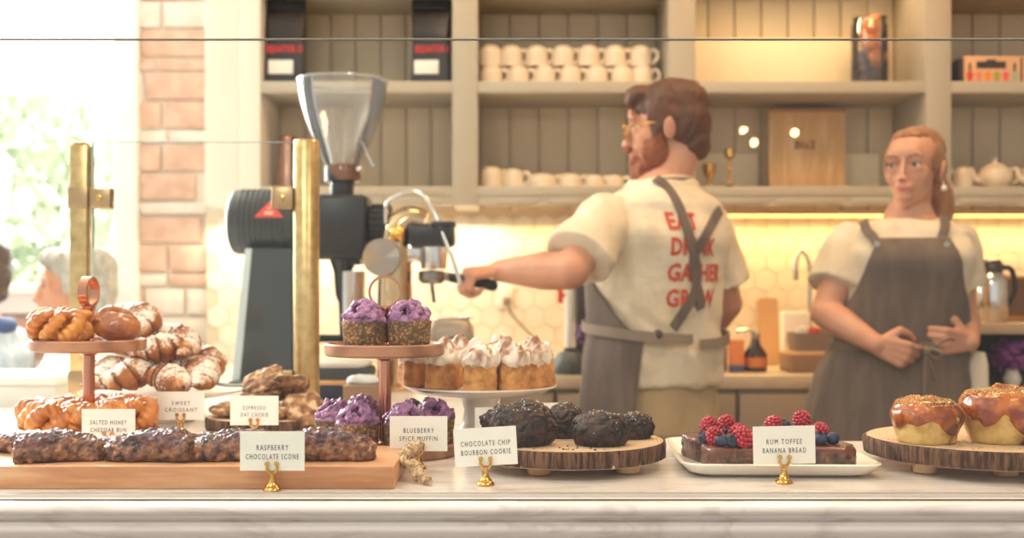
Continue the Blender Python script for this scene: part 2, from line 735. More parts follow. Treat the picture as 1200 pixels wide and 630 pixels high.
tree(-3.6, 8.0, 2.7, 1.1, 3200, 1, 'leafy green tree outside the window behind the two customers')
tree(-6.2, 10.6, 3.2, 1.5, 3000, 2, 'pale green tree outside the window near its far edge')
tree(-2.9, 12.6, 2.4, 1.2, 2000, 5, 'low green tree outside the window beside its white frame')

# ------------------------------------------------------------------ marble counter
CT = thing('counter', 'long white marble serving counter with moulded front edge carrying the pastries', 'counter', (0, 1.65, 0))
FY = 1.37
m = MB()
poly = [(-1.75, FY + 0.02), (1.75, FY + 0.02), (1.75, 1.94), (-0.03, 1.94), (-0.03, 3.39), (-0.95, 3.39), (-0.95, 2.5), (-1.75, 2.5)]
m.prism(poly, TOP - 0.03, TOP)
prof = [(FY + 0.03, TOP)]
for k in range(9):
    a = PI / 2 - PI * 0.95 * k / 8
    prof.append((FY + 0.008 - 0.008 * math.cos(a) * 1.0, TOP - 0.008 + 0.008 * math.sin(a)))
prof += [(FY + 0.006, TOP - 0.0175), (FY + 0.012, TOP - 0.019), (FY + 0.03, TOP - 0.019)]
m.extr(prof, -1.75, 1.75)
obj('worktop', m, MARBLE, CT, world=True, sharp=50)
m = MB()
pr = [(FY + 0.03, TOP - 0.019), (FY + 0.016, TOP - 0.019), (FY + 0.015, TOP - 0.022), (FY + 0.009, TOP - 0.0235), (FY + 0.006, TOP - 0.03), (FY + 0.0065, TOP - 0.036), (FY + 0.012, TOP - 0.043),
      (FY + 0.02, TOP - 0.052), (FY + 0.024, TOP - 0.062), (FY + 0.024, TOP - 0.07), (FY + 0.03, TOP - 0.07)]
m.extr(pr, -1.75, 1.75)
obj('edge_moulding', m, MARBLE, CT, world=True, sharp=50)
m = MB()
m.bx(-1.7, 1.7, FY + 0.03, 1.9, 0.0, TOP - 0.03)
m.bx(-0.9, -0.08, 1.9, 3.37, 0.0, TOP - 0.03)
m.bx(-1.7, -0.9, 1.9, 2.46, 0.0, TOP - 0.03)
for k in range(4):
    x = -1.6 + k * 0.83
    m.bx(x, x + 0.7, FY + 0.02, FY + 0.031, 0.15, 0.8, 0, 0.006)
obj('base_panel', m, CREAM, CT, world=True)

# clear sneeze guard standing along the counter front
gx0, gx1 = -0.86, 0.80
t = thing('glass_screen', 'tall clear glass screen standing along the counter front before the pastries', 'glass screen', (0, 1.42, TOP))
m = MB(); m.bx(gx0, gx1, -0.005, 0.005, 0.001, 0.554)
obj('pane', m, PANE, t)
m = MB(); m.bx(gx0, gx1, -0.005, 0.005, 0.554, 0.5548)
obj('top_edge', m, mat('glass_top_edge', '#a79f93', 0.3), t)
m = MB(); m.bx(gx0, gx1, -0.008, -0.0052, 0, 0.004); m.bx(gx0, gx1, 0.0052, 0.008, 0, 0.004)
obj('seal', m, mat('clear_sealant', '#cfc8bf', 0.3), t)

# second glass screen between two brass posts at the end of the counter
PY = 2.42
ps = 0.036
t = thing('glass_screen', 'lower glass screen held between two brass posts behind the croissants', 'glass screen', (0, PY, TOP))
xl, xr_ = ax(95, PY), ax(359, PY)
m = MB(); m.bx(xl + 0.026, xr_ - 0.03, -0.005, 0.005, 0.004, 0.556)
obj('pane', m, PANE, t)
for e0, e1 in ((xr_ - 0.0305, xr_ - 0.0272), (xl + 0.0235, xl + 0.0255)):
    m = MB(); m.bx(e0, e1, -0.005, 0.005, 0.004, 0.556)
    obj('side_edge', m, mat('dark_glass_edge', '#1f3d38' if e0 > xl + .1 else '#b9cdbf', 0.15) if e0 > xl + .1 else mat('pale_glass_edge', '#b9cdbf', .15), t)
m = MB(); m.bx(xl + 0.026, xr_ - 0.03, -0.005, 0.005, 0.556, 0.5568)
obj('top_edge', m, EDGE, t)


def brass_post(x, label, round_):
    t = thing('brass_post', label, 'post', (x, PY, TOP), 0, 'brass posts of the counter glass')
    m = MB()
    if round_:
        m.lathe([(0.027, 0), (0.027, 0.555), (0.024, 0.56), (0.001, 0.561)], 28)
    else:
        m.box((0, 0, 0.275), (ps, ps, 0.55), 0, 0.003)
        m.box((0, 0, 0.553), (ps * .8, ps * .8, 0.006), 0, 0.002)
    obj('upright', m, BRASS, t)
    for zc in ((0.185 + 0.255, 0.062) if round_ else (0.44, 0.062)):
        m = MB()
        if round_:
            m.box((-0.046, -0.002, zc), (0.042, 0.03, 0.046), 0, 0.003)
            m.box((-0.067, -0.002, zc), (0.004, 0.032, 0.044), 0, 0.001)
        else:
            m.box((0.042, 0.0, zc), (0.046, 0.03, 0.042), 0, 0.003)
            m.box((-0.0, -0.0185, zc), (0.04, 0.004, 0.044), 0, 0.001)
        c = obj('clamp', m, mat('satin_brass', '#b79a72', 0.35, 1.0), t)
        m = MB(); m.lathe([(0.006, 0), (0.006, 0.003), (0.003, 0.004)], 12, M=tr(-0.046 if round_ else 0.042, -0.0155, zc) @ rot(90))
        obj('screw', m, GOLD, c)


brass_post(xl, 'square aged brass post with a side clamp behind the twisted buns', False)
brass_post(xr_, 'round mottled brass post with two clamps in front of the black grinder', True)

# low white ledge behind the counter end
t = thing('window_ledge', 'low white panelled ledge at the counter end below the customers', 'ledge', (-1.35, 2.62, 0))
m = MB(); m.bx(-0.42, 0.36, -0.09, 0.12, 0.0, 0.965, 0, 0.003)
obj('panel', m, WHITE, t)
m = MB(); m.bx(-0.43, 0.37, -0.10, 0.13, 0.965, 0.985, 0, 0.004)
obj('ledge_top', m, WHITE, t)
# ------------------------------------------------------------------ wall shelving
HF, HB, HZ0, HZ1 = 3.65, 3.975, 1.436, 2.6
HUTCH = thing('shelving', 'grey painted wall shelving with beadboard back above the tiles', 'shelving', (0.6, HB, HZ0))
ST = [(-.853, -.786), (-.187, -.107), (.488, .573), (1.292, 1.372), (2.02, 2.10)]
for a, b in ST:
    m = MB(); m.bx(a, b, HF, HB, HZ0, HZ1, 0, 0.003)
    obj('stile', m, PAINT if a > -.8 else CREAM, HUTCH, world=True)
BAYS = [(ST[i][1], ST[i + 1][0]) for i in range(4)]
MIDZ, BOTZ = 1.823, 1.495
for i, (a, b) in enumerate(BAYS):
    m = MB(); m.bx(a, b, HF + 0.002, HB - 0.02, MIDZ - 0.036, MIDZ, 0, 0.002)
    obj('shelf', m, PAINT, HUTCH, world=True)
    up = 2.103 if i != 2 else 2.25
    m = MB(); m.bx(a, b, HF + 0.002, HB - 0.02, up, up + 0.036, 0, 0.002)
    obj('shelf', m, PAINT, HUTCH, world=True)
    m = MB(); m.bx(a, b, HF + 0.002, HB - 0.02, BOTZ - 0.03, BOTZ, 0, 0.002)
    obj('shelf', m, PAINT, HUTCH, world=True)
    m = MB(); m.bx(a, b, HF + 0.006, HF + 0.03, HZ0, BOTZ - 0.03)
    w = (b - a)
    for q in range(3):
        x0 = a + 0.03 + q * (w - 0.03) / 3
        x1 = a + (q + 1) * (w - 0.03) / 3
        m.bx(x0, x1, HF + 0.002, HF + 0.008, HZ0 + 0.004, BOTZ - 0.034, 0, 0.0015)
    obj('rail', m, PAINT, HUTCH, world=True)
    m = MB()
    n = max(4, round(w / 0.092))
    m.bx(a, b, HB - 0.008, HB, HZ0, HZ1)
    for q in range(n):
        x0, x1 = a + q * w / n, a + (q + 1) * w / n
        m.bx(x0 + 0.0025, x1 - 0.0025, HB - 0.02, HB - 0.007, HZ0, HZ1, 0, 0.002)
    obj('back_panel', m, PAINT_BEAD, HUTCH, world=True)
MIDZ += .0006
BOTZ += .0006
# added pale panels standing in for the bright zones behind the third bay
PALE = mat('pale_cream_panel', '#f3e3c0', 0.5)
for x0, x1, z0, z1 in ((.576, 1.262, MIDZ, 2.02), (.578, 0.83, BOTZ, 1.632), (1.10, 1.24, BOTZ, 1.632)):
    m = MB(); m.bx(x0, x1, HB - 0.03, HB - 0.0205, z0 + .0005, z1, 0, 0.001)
    tag(obj('bright_zone_panel', m, PALE, HUTCH, world=True), 'pale cream panel added for the bright shelf back')
# warm strip light under the shelving
t = thing('under_shelf_light', 'warm glowing strip light under the shelving above the hexagon tiles', 'light', (0.9, 3.93, HZ0 - 0.022))
m = MB(); m.bx(-0.35, 1.6, -0.012, 0.012, 0.010, 0.022)
obj('channel', m, STEEL, t)
m = MB(); m.bx(-0.35, 1.6, -0.011, 0.011, 0.002, 0.0102)
obj('diffuser', m, mat('warm_strip', '#ffe6b0', 0.5, emit='#ffc060', es=3.2), t)

# ---- cups: one kind, upside down in two layers
SY = 3.78


def cup_mesh(w, h, handle=True):
    r = w / 2
    b = MB()
    b.lathe([(r * .90, 0.002), (r, 0.0), (r, h * .5), (r * .97, h * .72), (r * .86, h * .88), (r * .62, h * .97), (r * .55, h * .985), (r * .53, h), (r * .45, h), (r * .44, h * .97), (r * .01, h * .97)], 28, cap=False)
    b.lathe([(r * .90, 0.002), (r * .88, h * .5), (r * .8, h * .8), (r * .01, h * .9)], 28, cap=False)
    hd = MB()
    pts = [(r * .93, 0, h * .78), (r * 1.28, 0, h * .80), (r * 1.52, 0, h * .62), (r * 1.50, 0, h * .42), (r * 1.25, 0, h * .24), (r * .97, 0, h * .2)]
    hd.tube(smoothpath(pts, 5), 0.0055, 10, flat=1.3)
    return b.mesh('body'), hd.mesh('handle')


cup_b, cup_h = cup_mesh(0.072, 0.069)


def cup(bm_, hm_, loc, rz, label, group, name='coffee_cup', cat='cup'):
    t = thing(name, label, cat, loc, rz, group)
    obj('body', bm_, CUPS, t)
    obj('handle', hm_, CUPS, t)
    return t


ORD = ['first', 'second', 'third', 'fourth', 'fifth', 'sixth', 'seventh']
for k, px in enumerate((576, 607, 638, 668, 699, 728, 752)):
    cup(cup_b, cup_h, (ax(px, SY), SY - 0.01, MIDZ), math.radians(-8 + 3 * k % 7), f'cream cup upside down on the upper shelf, {ORD[k]} from the left in the lower layer', 'upturned cups on the upper shelf')
for k, px in enumerate((575, 599, 629, 660, 690, 721, 751)):
    cup(cup_b, cup_h, (ax(px, SY), SY + 0.01, MIDZ + 0.0688), math.radians(10 - 2 * k), f'cream cup stacked on the upper shelf cups, {ORD[k]} from the left in the top layer', 'upturned cups on the upper shelf')
low = [(576, .072, .072, 'tall cream cup upside down at the left end of the lower shelf'), (601, .072, .066, 'cream cup second from the left end of the lower shelf'),
       (635, .098, .05, 'wide low cream cup on the lower shelf, third from the left'), (668, .080, .05, 'low cream cup on the lower shelf, fourth from the left'),
       (696, .066, .047, 'small cream cup on the lower shelf, fifth from the left'), (720, .064, .046, 'small cream cup on the lower shelf nearest the bearded man')]
for px, w, h, lb in low:
    b_, h_ = cup_mesh(w, h)
    cup(b_, h_, (ax(px, SY), SY, BOTZ), math.radians(-12), lb, 'upturned cups on the lower shelf')

# ---- coffee bags
FOIL = mat('black_foil', '#231e1d', 0.38, c2='#2f2826', ns=9, bump=0.35, bs=14, bd=0.01)
RED = mat('red_print', '#d8312b', 0.5)


def coffee_bag(px, rz, label, off):
    y = 3.74
    t = thing('coffee_bag', label, 'coffee bag', (ax(px, y), y, MIDZ), rz, 'coffee bags on the shelf')
    w, d, h = 0.124, 0.08, 0.254
    rings = []
    for k in range(14):
        u = k / 13
        z = u * h
        dd = d * (1 - max(0, (u - 0.62) / 0.38) ** 1.1 * 0.93)
        ww = w * (1.0 - 0.05 * math.sin(u * PI) + (0.03 if u > .8 else 0))
        rings.append([(x * 1.0, y_ + 0.004 * math.sin(9 * u + x * 40), z) for x, y_ in rrect(ww, max(dd, 0.006), min(dd, .02) * .45 + .001, 4)])
    m = MB(); m.loft(rings)
    obj('pouch', m, FOIL, t)
    m = MB(); m.box((0, -0.004, h + 0.004), (w * 1.01, 0.012, 0.03), 0, 0.003)
    m.box((0, -0.012, h - 0.006), (w * .9, 0.008, 0.016), 0, 0.002)
    obj('folded_top', m, DARK, t)
    tm = text_mesh(['EQUATOR COFFEES'], width=w * 0.92 * 1.55, cap=0.021, depth=0.0006, sx=.8, fat=0.0012)
    # the print runs round the pouch; only what fits on the front face stays
    bm = bmesh.new(); bm.from_mesh(tm)
    for v in bm.verts:
        v.co.x += off
    bmesh.ops.bisect_plane(bm, geom=list(bm.verts) + list(bm.edges) + list(bm.faces), plane_co=(w * .47, 0, 0), plane_no=(1, 0, 0), clear_outer=True)
    bmesh.ops.bisect_plane(bm, geom=list(bm.verts) + list(bm.edges) + list(bm.faces), plane_co=(-w * .47, 0, 0), plane_no=(-1, 0, 0), clear_outer=True)
    bm.to_mesh(tm); bm.free()
    tm.transform(tr(0, -d / 2 - 0.005, 0.108))
    obj('lettering', tm, RED, t)
    m = MB(); m.box((-0.012 if off > 0 else 0.006, -d / 2 - 0.0045, 0.052), (0.078, 0.002, 0.044), 0, 0.0008)
    obj('paper_label', m, CARD, t)
    return t


coffee_bag(336, 0.03, 'black foil coffee bag with red print at the left end of the shelf', 0.03)
coffee_bag(506, -0.05, 'black foil coffee bag with red print beside the cream upright', 0.042)

# ---- third bay: jar, framed board, brass pieces
t = thing('glass_jar', 'clear glass jar of orange pieces on the upper shelf', 'jar', (ax(1019, 3.78), 3.78, MIDZ))
m = MB(); m.lathe([(.001, .003), (.055, .003), (.058, .008), (.058, .2), (.052, .212), (.052, .222), (.055, .224), (.055, .2255), (.050, .2255), (.050, .21), (.055, .198), (.055, .010), (.001, .008)], 36, cap=False)
obj('jar_wall', m, JAR, t)
ORG = mat('dried_orange', '#f09a44', 0.5, c2='#d9752a', ns=30, bump=0.4)
ORD2 = mat('dark_dried_orange', '#6a3a22', 0.55, c2='#3f2318', ns=30, bump=0.4)
fr = MB(); fr.ell((0, 0, 0), (.032, .030, .029), nu=18, nv=12)
fm = displace(fr.mesh('dried_orange'), lambda p, n: 0.004 * fbm(p, 60, 3)); fm2 = fm.copy()
fr_pos = [(-.022, -.015, .040, 1), (.024, .006, .042, 1), (0.0, .024, .052, 1), (-.024, .012, .095, 1), (.022, -.014, .100, 0), (-.006, -.02, .142, 0), (.024, .014, .150, 0), (-.02, .012, .190, 0), (.016, -.008, .206, 0)]
for k, (x, y, z, d) in enumerate(fr_pos):
    single('dried_orange', fm2 if d else fm, ORD2 if d else ORG, ('dark brown' if d else 'bright orange') + ' dried fruit in the glass jar on the upper shelf', 'dried fruit', (ax(1019, 3.78) + x, 3.78 + y, MIDZ + z), k * 0.7, 'dried fruit in the glass jar')

t = thing('wooden_sign', 'pale square wooden board with small brown lettering on the lower shelf', 'sign', (ax(945, 3.86), 3.86, BOTZ))
m = MB(); m.box((0, 0, 0.136), (0.252, 0.022, 0.272), 0, 0.002)
obj('board', m, PALEWOOD, t)
m = MB(); m.bx(-.126, .126, -.0125, -.011, .262, .272)
obj('edge_band', m, mat('tan_band', '#a87b48', 0.6), t)
tm = text_mesh(['Blu2'], width=0.066, cap=0.026, depth=0.0006, sx=1, fat=0.0008)
tm.transform(tr(-0.008, -.0118, 0.152))
obj('lettering', tm, mat('brown_print', '#7a4c22', 0.7), t)

single('brass_goblet', MB().lathe([(.022, 0), (.022, .004), (.008, .008), (.005, .03), (.007, .034), (.016, .044), (.021, .06), (.022, .08), (.019, .08), (.018, .06), (.001, .045)], 24, cap=False), GOLD,
       'short brass goblet on the lower shelf beside the tall candlestick', 'goblet', (ax(831, 3.76), 3.76, BOTZ))
single('brass_candlestick', MB().lathe([(.021, 0), (.021, .006), (.010, .012), (.005, .02), (.004, .06), (.007, .065), (.004, .07), (.004, .095), (.010, .10), (.016, .104), (.016, .128), (.013, .128), (.012, .108), (.001, .106)], 24, cap=False), GOLD,
       'tall slim brass candlestick on the lower shelf beside the goblet', 'candlestick', (ax(855, 3.76), 3.76, BOTZ))

# ---- fourth bay: drink cartons and teapots
PEACH = mat('peach_carton', '#e6b184', 0.6)
DKP = mat('dark_print', '#3b2622', 0.6)


def drink_carton(px, label):
    y = 3.74
    t = thing('drinks_carton', label, 'carton', (ax(px, y), y, MIDZ), 0, 'printed cartons on the shelf')
    w, h, d = 0.178, 0.084, 0.12
    m = MB(); m.box((0, 0, h / 2), (w, d, h), 0, 0.001)
    obj('box', m, PEACH, t)
    m = MB(); m.box((-w / 2 - .008, 0, h / 2 - .002), (.014, d * .98, h * .9), 0, .001)
    obj('side_flap', m, DKP, t)
    m = MB(); m.box((-.004, -d / 2 - .0006, h * .66), (.092, .001, .022), 0)
    m.box((-.004, -d / 2 - .0007, h * .83), (.03, .001, .006), 0)
    obj('title_panel', m, DKP, t)
    for k, c in enumerate(('#d8401f', '#e88a62', '#ee8a1c', '#a9a320', '#e8685a', '#a9b5a0')):
        x = -w / 2 + .018 + k * .0282
        m = MB(); m.lathe([(.001, 0), (.0105, 0), (.0112, .001), (.001, .0012)], 16, M=tr(x, -d / 2, .024) @ rot(90))
        m.box((x, -d / 2 - .0005, .012), (.016, .001, .012))
        o = obj('printed_bottle', m, mat('bottle_print_%d' % k, c, 0.6), t)
        if k in (0, 5):
            m = MB(); m.box((x, -d / 2 - .0005, .046), (.007, .001, .03))
            obj('printed_neck', m, DKP, o)


drink_carton(1154, 'peach printed drinks carton with six coloured bottles on the shelf')
drink_carton(1222, 'second peach drinks carton cut off by the edge of the frame')

tp = thing('teapot', 'cream ceramic teapot with knobbed lid on the lower shelf', 'teapot', (ax(1166, SY), SY, BOTZ), 0, 'teapots on the lower shelf')
m = MB(); m.lathe([(.030, 0), (.038, .004), (.052, .03), (.054, .045), (.046, .066), (.03, .076), (.001, .077)], 28)
obj('body', m, CUPS, tp)
m = MB(); m.lathe([(.031, .074), (.028, .080), (.012, .086), (.006, .088), (.009, .094), (.008, .1), (.001, .102)], 24)
obj('lid', m, CUPS, tp)
m = MB(); m.tube(smoothpath([(-.045, 0, .028), (-.066, 0, .036), (-.076, 0, .062), (-.084, 0, .068)], 5), [.013 - .0004 * k for k in range(16)], 12)
obj('spout', m, CUPS, tp)
m = MB(); m.tube(smoothpath([(.046, 0, .064), (.07, 0, .066), (.08, 0, .045), (.066, 0, .024), (.05, 0, .024)], 5), .0058, 10)
obj('handle', m, CUPS, tp)
recopy(tp, (ax(1217, SY), SY + .01, BOTZ), 0.25, 'cream teapot at the end of the lower shelf cut by the frame')
b_, h_ = cup_mesh(0.062, 0.072)
cup(b_, h_, (ax(1128, SY), SY, BOTZ), PI, 'cream cup on the lower shelf left of the teapot', 'cups beside the teapots')

# copper carafe on the bottom shelf of the first bay
t = thing('carafe', 'copper and glass carafe on the shelf behind the brass post', 'carafe', (ax(337, 3.8), 3.8, BOTZ))
m = MB(); m.lathe([(.030, 0), (.034, .004), (.036, .05), (.028, .12), (.024, .16), (.026, .166), (.024, .166), (.001, .15)], 28)
obj('body', m, mat('pinkish_copper', '#c79a86', 0.25, 0.9), t)
m = MB(); m.lathe([(.027, .160), (.027, .172), (.012, .176), (.001, .177)], 24)
obj('collar', m, COPPER, t)
m = MB(); m.tube(smoothpath([(.026, 0, .155), (.05, 0, .15), (.06, 0, .09), (.035, 0, .04)], 5), .005, 8)
obj('handle', m, DARK, t)
# ------------------------------------------------------------------ name cards on brass clips
clip_m = None


def clip_mesh():
    m = MB()
    m.lathe([(.0105, 0), (.0115, .0015), (.0105, .004), (.0085, .0052), (.0085, .0066), (.0062, .009), (.0042, .013), (.0036, .020), (.0046, .0235), (.001, .024)], 24)
    for s in (-1, 1):
        m.tube(smoothpath([(0, -.001, .021), (s * .004, -.0016, .0235), (s * .0066, -.0022, .0285), (s * .0062, -.0022, .033)], 4), [.0030] * 7 + [.0026, .0024, .0022, .0022, .0022, .0022], 10, flat=.7)
        m.lathe([(.001, -.0012), (.0031, -.0012), (.0031, .0012), (.001, .0012)], 14, M=tr(s * .0060, -.0024, .0342) @ rot(90))
    return m.mesh('clip')


clip_m = clip_mesh()
card_mb = MB(); card_mb.box((0, 0, 0), (.0805, .0008, .0490), 0, 0.0)
card_me = card_mb.mesh('card')


def name_card(px, y, lines, widths, label, tilt=0.0, yaw=0.0, cap=.0048, blank=False, back=False, dz=0.0):
    t = thing('name_card_holder', label, 'name card', (ax(px, y), y, TOP), math.pi + yaw if back else yaw, 'name cards on the counter')
    obj('clip', clip_m, GOLD, t)
    c = obj('card', card_me, CARD, t, (0, .0006, .0497 + dz), r=(0, math.radians(tilt), 0), sharp=20)
    if not blank:
        cap = .0066
        for k, (l, w) in enumerate(zip(lines, widths)):
            tm = text_mesh([l], width=w, cap=cap, depth=.00012, space=1.36)
            tm.transform(tr(0, -.00055, .0040 - k * cap * 1.72 + (len(lines) - 1) * cap * .0))
            obj('lettering', tm, INK, c)
    return t


name_card(319, 1.458, ['RASPBERRY', 'CHOCOLATE SCONE'], [.0395, .066], 'ivory name card reading raspberry chocolate scone in front of the long board', cap=.0056)
name_card(127, 1.762, ['SALTED HONEY', 'CHEDDAR BUN'], [.0545, .0535], 'ivory name card reading salted honey cheddar bun before the twisted buns', cap=.0058, dz=-.003)
name_card(212, 2.03, ['SWEET', 'CROISSANT'], [.032, .056], 'ivory name card reading sweet croissant in front of the croissant stand', cap=.0058)
name_card(298, 1.95, ['ESPRESSO', 'OAT COOKIE'], [.037, .046], 'ivory name card reading espresso oat cookie before the oat cookies', cap=.0056)
name_card(490.5, 1.635, ['BLUEBERRY', 'SPICE MUFFIN'], [.0425, .053], 'ivory name card reading blueberry spice muffin before the purple muffins', cap=.0058)
name_card(569, 1.50, ['CHOCOLATE CHIP', 'BOURBON COOKIE'], [.0635, .0635], 'tilted ivory name card reading chocolate chip bourbon cookie beside the log slice', tilt=-3.2, cap=.0054)
name_card(919, 1.515, ['RUM TOFFEE', 'BANANA BREAD'], [.046, .056], 'ivory name card reading rum toffee banana bread in front of the white tray', tilt=-1.2, cap=.0055)
name_card(631, 1.83, [], [], 'blank back of a name card showing behind the dark cookies under the cake stand', blank=True, back=True)
name_card(587, 1.80, [], [], 'blank back of a name card half hidden between cake stand and dark cookies', blank=True, back=True, yaw=.1, dz=-.004)

# ------------------------------------------------------------------ scone board
BX0, BX1_, BY0, BY1, BH = -0.86, ax(462, 1.47), 1.47, 1.665, .0292
t = thing('wooden_board', 'long thick maple board carrying the raspberry scones at the counter front', 'board', (-.5, 1.5675, TOP))
m = MB(); m.box(((BX0 + BX1_) / 2 + .5, 0, BH / 2), (BX1_ - BX0, BY1 - BY0, BH), 0, .0025)
obj('slab', m, MAPLE, t)
ROPE = mat('jute_rope', '#dcc09a', 0.9, c2='#a98560', ns=160, st=(1, 1, 1), bump=0.8, bs=220)
# knotted jute handle at the right end
x0 = BX1_ + .5
def twisted(mb, pts, r, gap, turns):
    P_ = smoothpath(pts, 10)
    for ph in (0, 2 * PI / 3, 4 * PI / 3):
        q = []
        for i_, p in enumerate(P_):
            a_ = ph + turns * 2 * PI * i_ / len(P_)
            t_ = (P_[min(i_ + 1, len(P_) - 1)] - P_[max(i_ - 1, 0)]).normalized()
            u_ = t_.orthogonal().normalized(); w_ = t_.cross(u_)
            q.append(p + u_ * gap * math.cos(a_) + w_ * gap * math.sin(a_))
        mb.tube(q, r, 7)


m = MB()
twisted(m, [(x0 - .004, .05, .024), (x0 + .010, .048, .037), (x0 + .022, .022, .040), (x0 + .014, -.004, .036), (x0 + .003, -.012, .028), (x0 + .008, -.03, .024), (x0 + .020, -.040, .016), (x0 + .024, -.052, .006)], .0030, .0030, 9)
twisted(m, [(x0 - .003, .012, .026), (x0 + .010, -.004, .038), (x0 + .019, .010, .032), (x0 + .010, .02, .020), (x0 + .006, 0.0, .016), (x0 + .016, -.022, .022), (x0 + .026, -.036, .020), (x0 + .030, -.050, .010), (x0 + .037, -.066, .0065), (x0 + .043, -.070, .0065)], .0027, .0027, 11)
me = displace(m.mesh('rope_handle'), lambda p, n: .0005 * noise.noise(p * 900))
obj('rope_handle', me, ROPE, t)

# scones: craggy wedges with a dark berry glaze on top
SCONE = mat('chocolate_scone', '#7c5038', 0.65, c2='#38201a', ns=75, lo=.42, hi=.6, bump=.6, bs=110, attr='glaze', c3='#4a2636', bd=.002)
GLZ, nt, b, oc = tex_mat('berry_glazed_scone', r=0.36, coat=.45)
fa = nz(nt, oc, 80, 5)
body = ramp(nt, fa, [(.36, '#2c1610'), (.47, '#74462e'), (.66, '#b07c52')])
fg = nz(nt, oc, 45, 5)
glz = ramp(nt, fg, [(.3, '#2a1018'), (.5, '#552731'), (.64, '#764238'), (.8, '#94605f')])
a_ = nt.nodes.new('ShaderNodeAttribute'); a_.attribute_name = 'glaze'
mx = nt.nodes.new('ShaderNodeMix'); mx.data_type = 'RGBA'
nt.links.new(a_.outputs['Fac'], mx.inputs['Factor']); nt.links.new(body, mx.inputs['A']); nt.links.new(glz, mx.inputs['B'])
nt.links.new(mx.outputs['Result'], b.inputs['Base Color'])
bumpto(nt, b, nz(nt, oc, 150, 5), .55, .002)


def scone_mesh(L, W, Hh, seed):
    """Wedge: blunt at -x, pointed at +x, crown rising in the middle."""
    m = MB()
    rings = []
    N = 26
    for k in range(N):
        u = k / (N - 1)
        x = -L / 2 + L * u
        e = min(1.0, u / .10, (1 - u) / .14)
        e = math.sin(min(1, e) * PI / 2) ** .7
        w = W * (1 - .45 * u) * (0.25 + .75 * e)
        h = Hh * (0.75 + .25 * math.sin(PI * min(1, u * 1.15))) * (.32 + .68 * e)
        ring = []
        for q in range(28):
            a = 2 * PI * q / 28
            ca, sa = math.cos(a), math.sin(a)
            yy = w / 2 * math.copysign(abs(ca) ** .6, ca)
            zz = h / 2 + h / 2 * math.copysign(abs(sa) ** .6, sa)
            ring.append((x, yy * (1 - .12 * zz / Hh), zz))
        rings.append(ring)
    m.loft(rings)
    me = remesh(m, .0015, 3)
    off = Vector((seed * 3.7, seed * 1.3, 0))

    def d(p, n):
        v = .0042 * fbm(p + off, 34, 3) + .0030 * fbm(p + off, 130, 4) + .0012 * fbm(p + off, 320, 2)
        c = noise.voronoi((p + off) * 80)[0]
        return (v + .0022 * (c[1] - c[0]) * (1.2 if n.z < .5 else .6) - .001) * (0 if p.z < .0015 else 1)
    displace(me, d)
    attr(me, 'glaze', lambda p, n: max(0.0, min(1.0, (p.z / Hh - .56 + .26 * fbm(p + off, 50, 2)) * 5)))
    return me


sc_a, sc_b, sc_c = scone_mesh(.116, .082, .034, 1), scone_mesh(.112, .078, .035, 2), scone_mesh(.122, .078, .036, 3)
bz = TOP + BH


def scone(me, px, y, rz, label, z=1.0):
    o = single('scone', me, GLZ, label, 'scone', (ax(px, y), y, bz), math.radians(rz), 'raspberry chocolate scones on the board', sharp=0)
    o.scale = (1, 1, z)


scone(sc_a, 73, 1.522, 8, 'glazed dark scone at the front left of the board, before the left-most tiered stand', 1.14)
scone(sc_b, 24, 1.605, 160, 'glazed scone peeking out behind the front scone at the left end of the board', .82)
scone(sc_b, 143, 1.605, 24, 'half hidden glazed scone on the board below the salted honey card', .62)
scone(sc_c, 180, 1.522, 183, 'glazed dark scone on the board between the left tiered stand and the espresso card', 1.12)
scone(sc_a, 272, 1.530, 192, 'glazed scone on the board partly behind the raspberry card', 1.12)
scone(sc_b, 240, 1.607, 30, 'glazed scone at the back of the board beneath the espresso oat cookies', .74)
scone(sc_c, 386, 1.528, -4, 'glazed reddish scone at the right end of the board beside the raspberry card', 1.12)
scone(sc_b, 330, 1.610, 170, 'glazed scone at the back of the board behind the raspberry card', .74)

# ------------------------------------------------------------------ two-tier stands
TR0, TR1, TRZ = .118, .0925, .150


def tiered(cx, cy, rz, label):
    t = thing('tiered_stand', label, 'tiered stand', (cx, cy, TOP), 0, 'two tier serving stands')
    for nm, r, z0 in (('base_tray', TR0, 0.0), ('top_tray', TR1, TRZ)):
        m = MB(); m.lathe([(.001, z0), (r - .004, z0), (r - .001, z0 + .003), (r, z0 + .017), (r - .002, z0 + .019), (r - .006, z0 + .019), (r - .008, z0 + .013), (.001, z0 + .013)], 64, cap=False)
        obj(nm, m, OAK, t)
    m = MB(); m.lathe([(.013, .012), (.013, .016), (.0098, .019), (.0098, .142), (.014, .145), (.014, .1505)], 24)
    m.lathe([(.012, .162), (.012, .167), (.0092, .170), (.0092, .216), (.0105, .218), (.0105, .2235), (.006, .226)], 24)
    obj('post', m, COPPER, t)
    m = MB()
    n = 48
    rings = []
    for k in range(n):
        a = 2 * PI * k / n
        c, s = math.cos(a), math.sin(a)
        rings.append([Vector((r * c, y, .2475 + r * s)) for r, y in ((.0255, -.0075), (.0255, .0075), (.0215, .0075), (.0215, -.0075))])
    rings.append(rings[0])
    m.loft(rings, cap=False)
    o = obj('ring_handle', m, COPPER, t, sharp=30)
    o.rotation_euler = (0, 0, rz)
    return t


tiered(ax(451, 1.80), 1.80, 0.12, 'two tier wooden stand with copper post holding the purple muffins')
tiered(ax(104, 1.94), 1.94, PI / 2 - .1, 'two tier wooden stand with copper post holding the twisted buns')

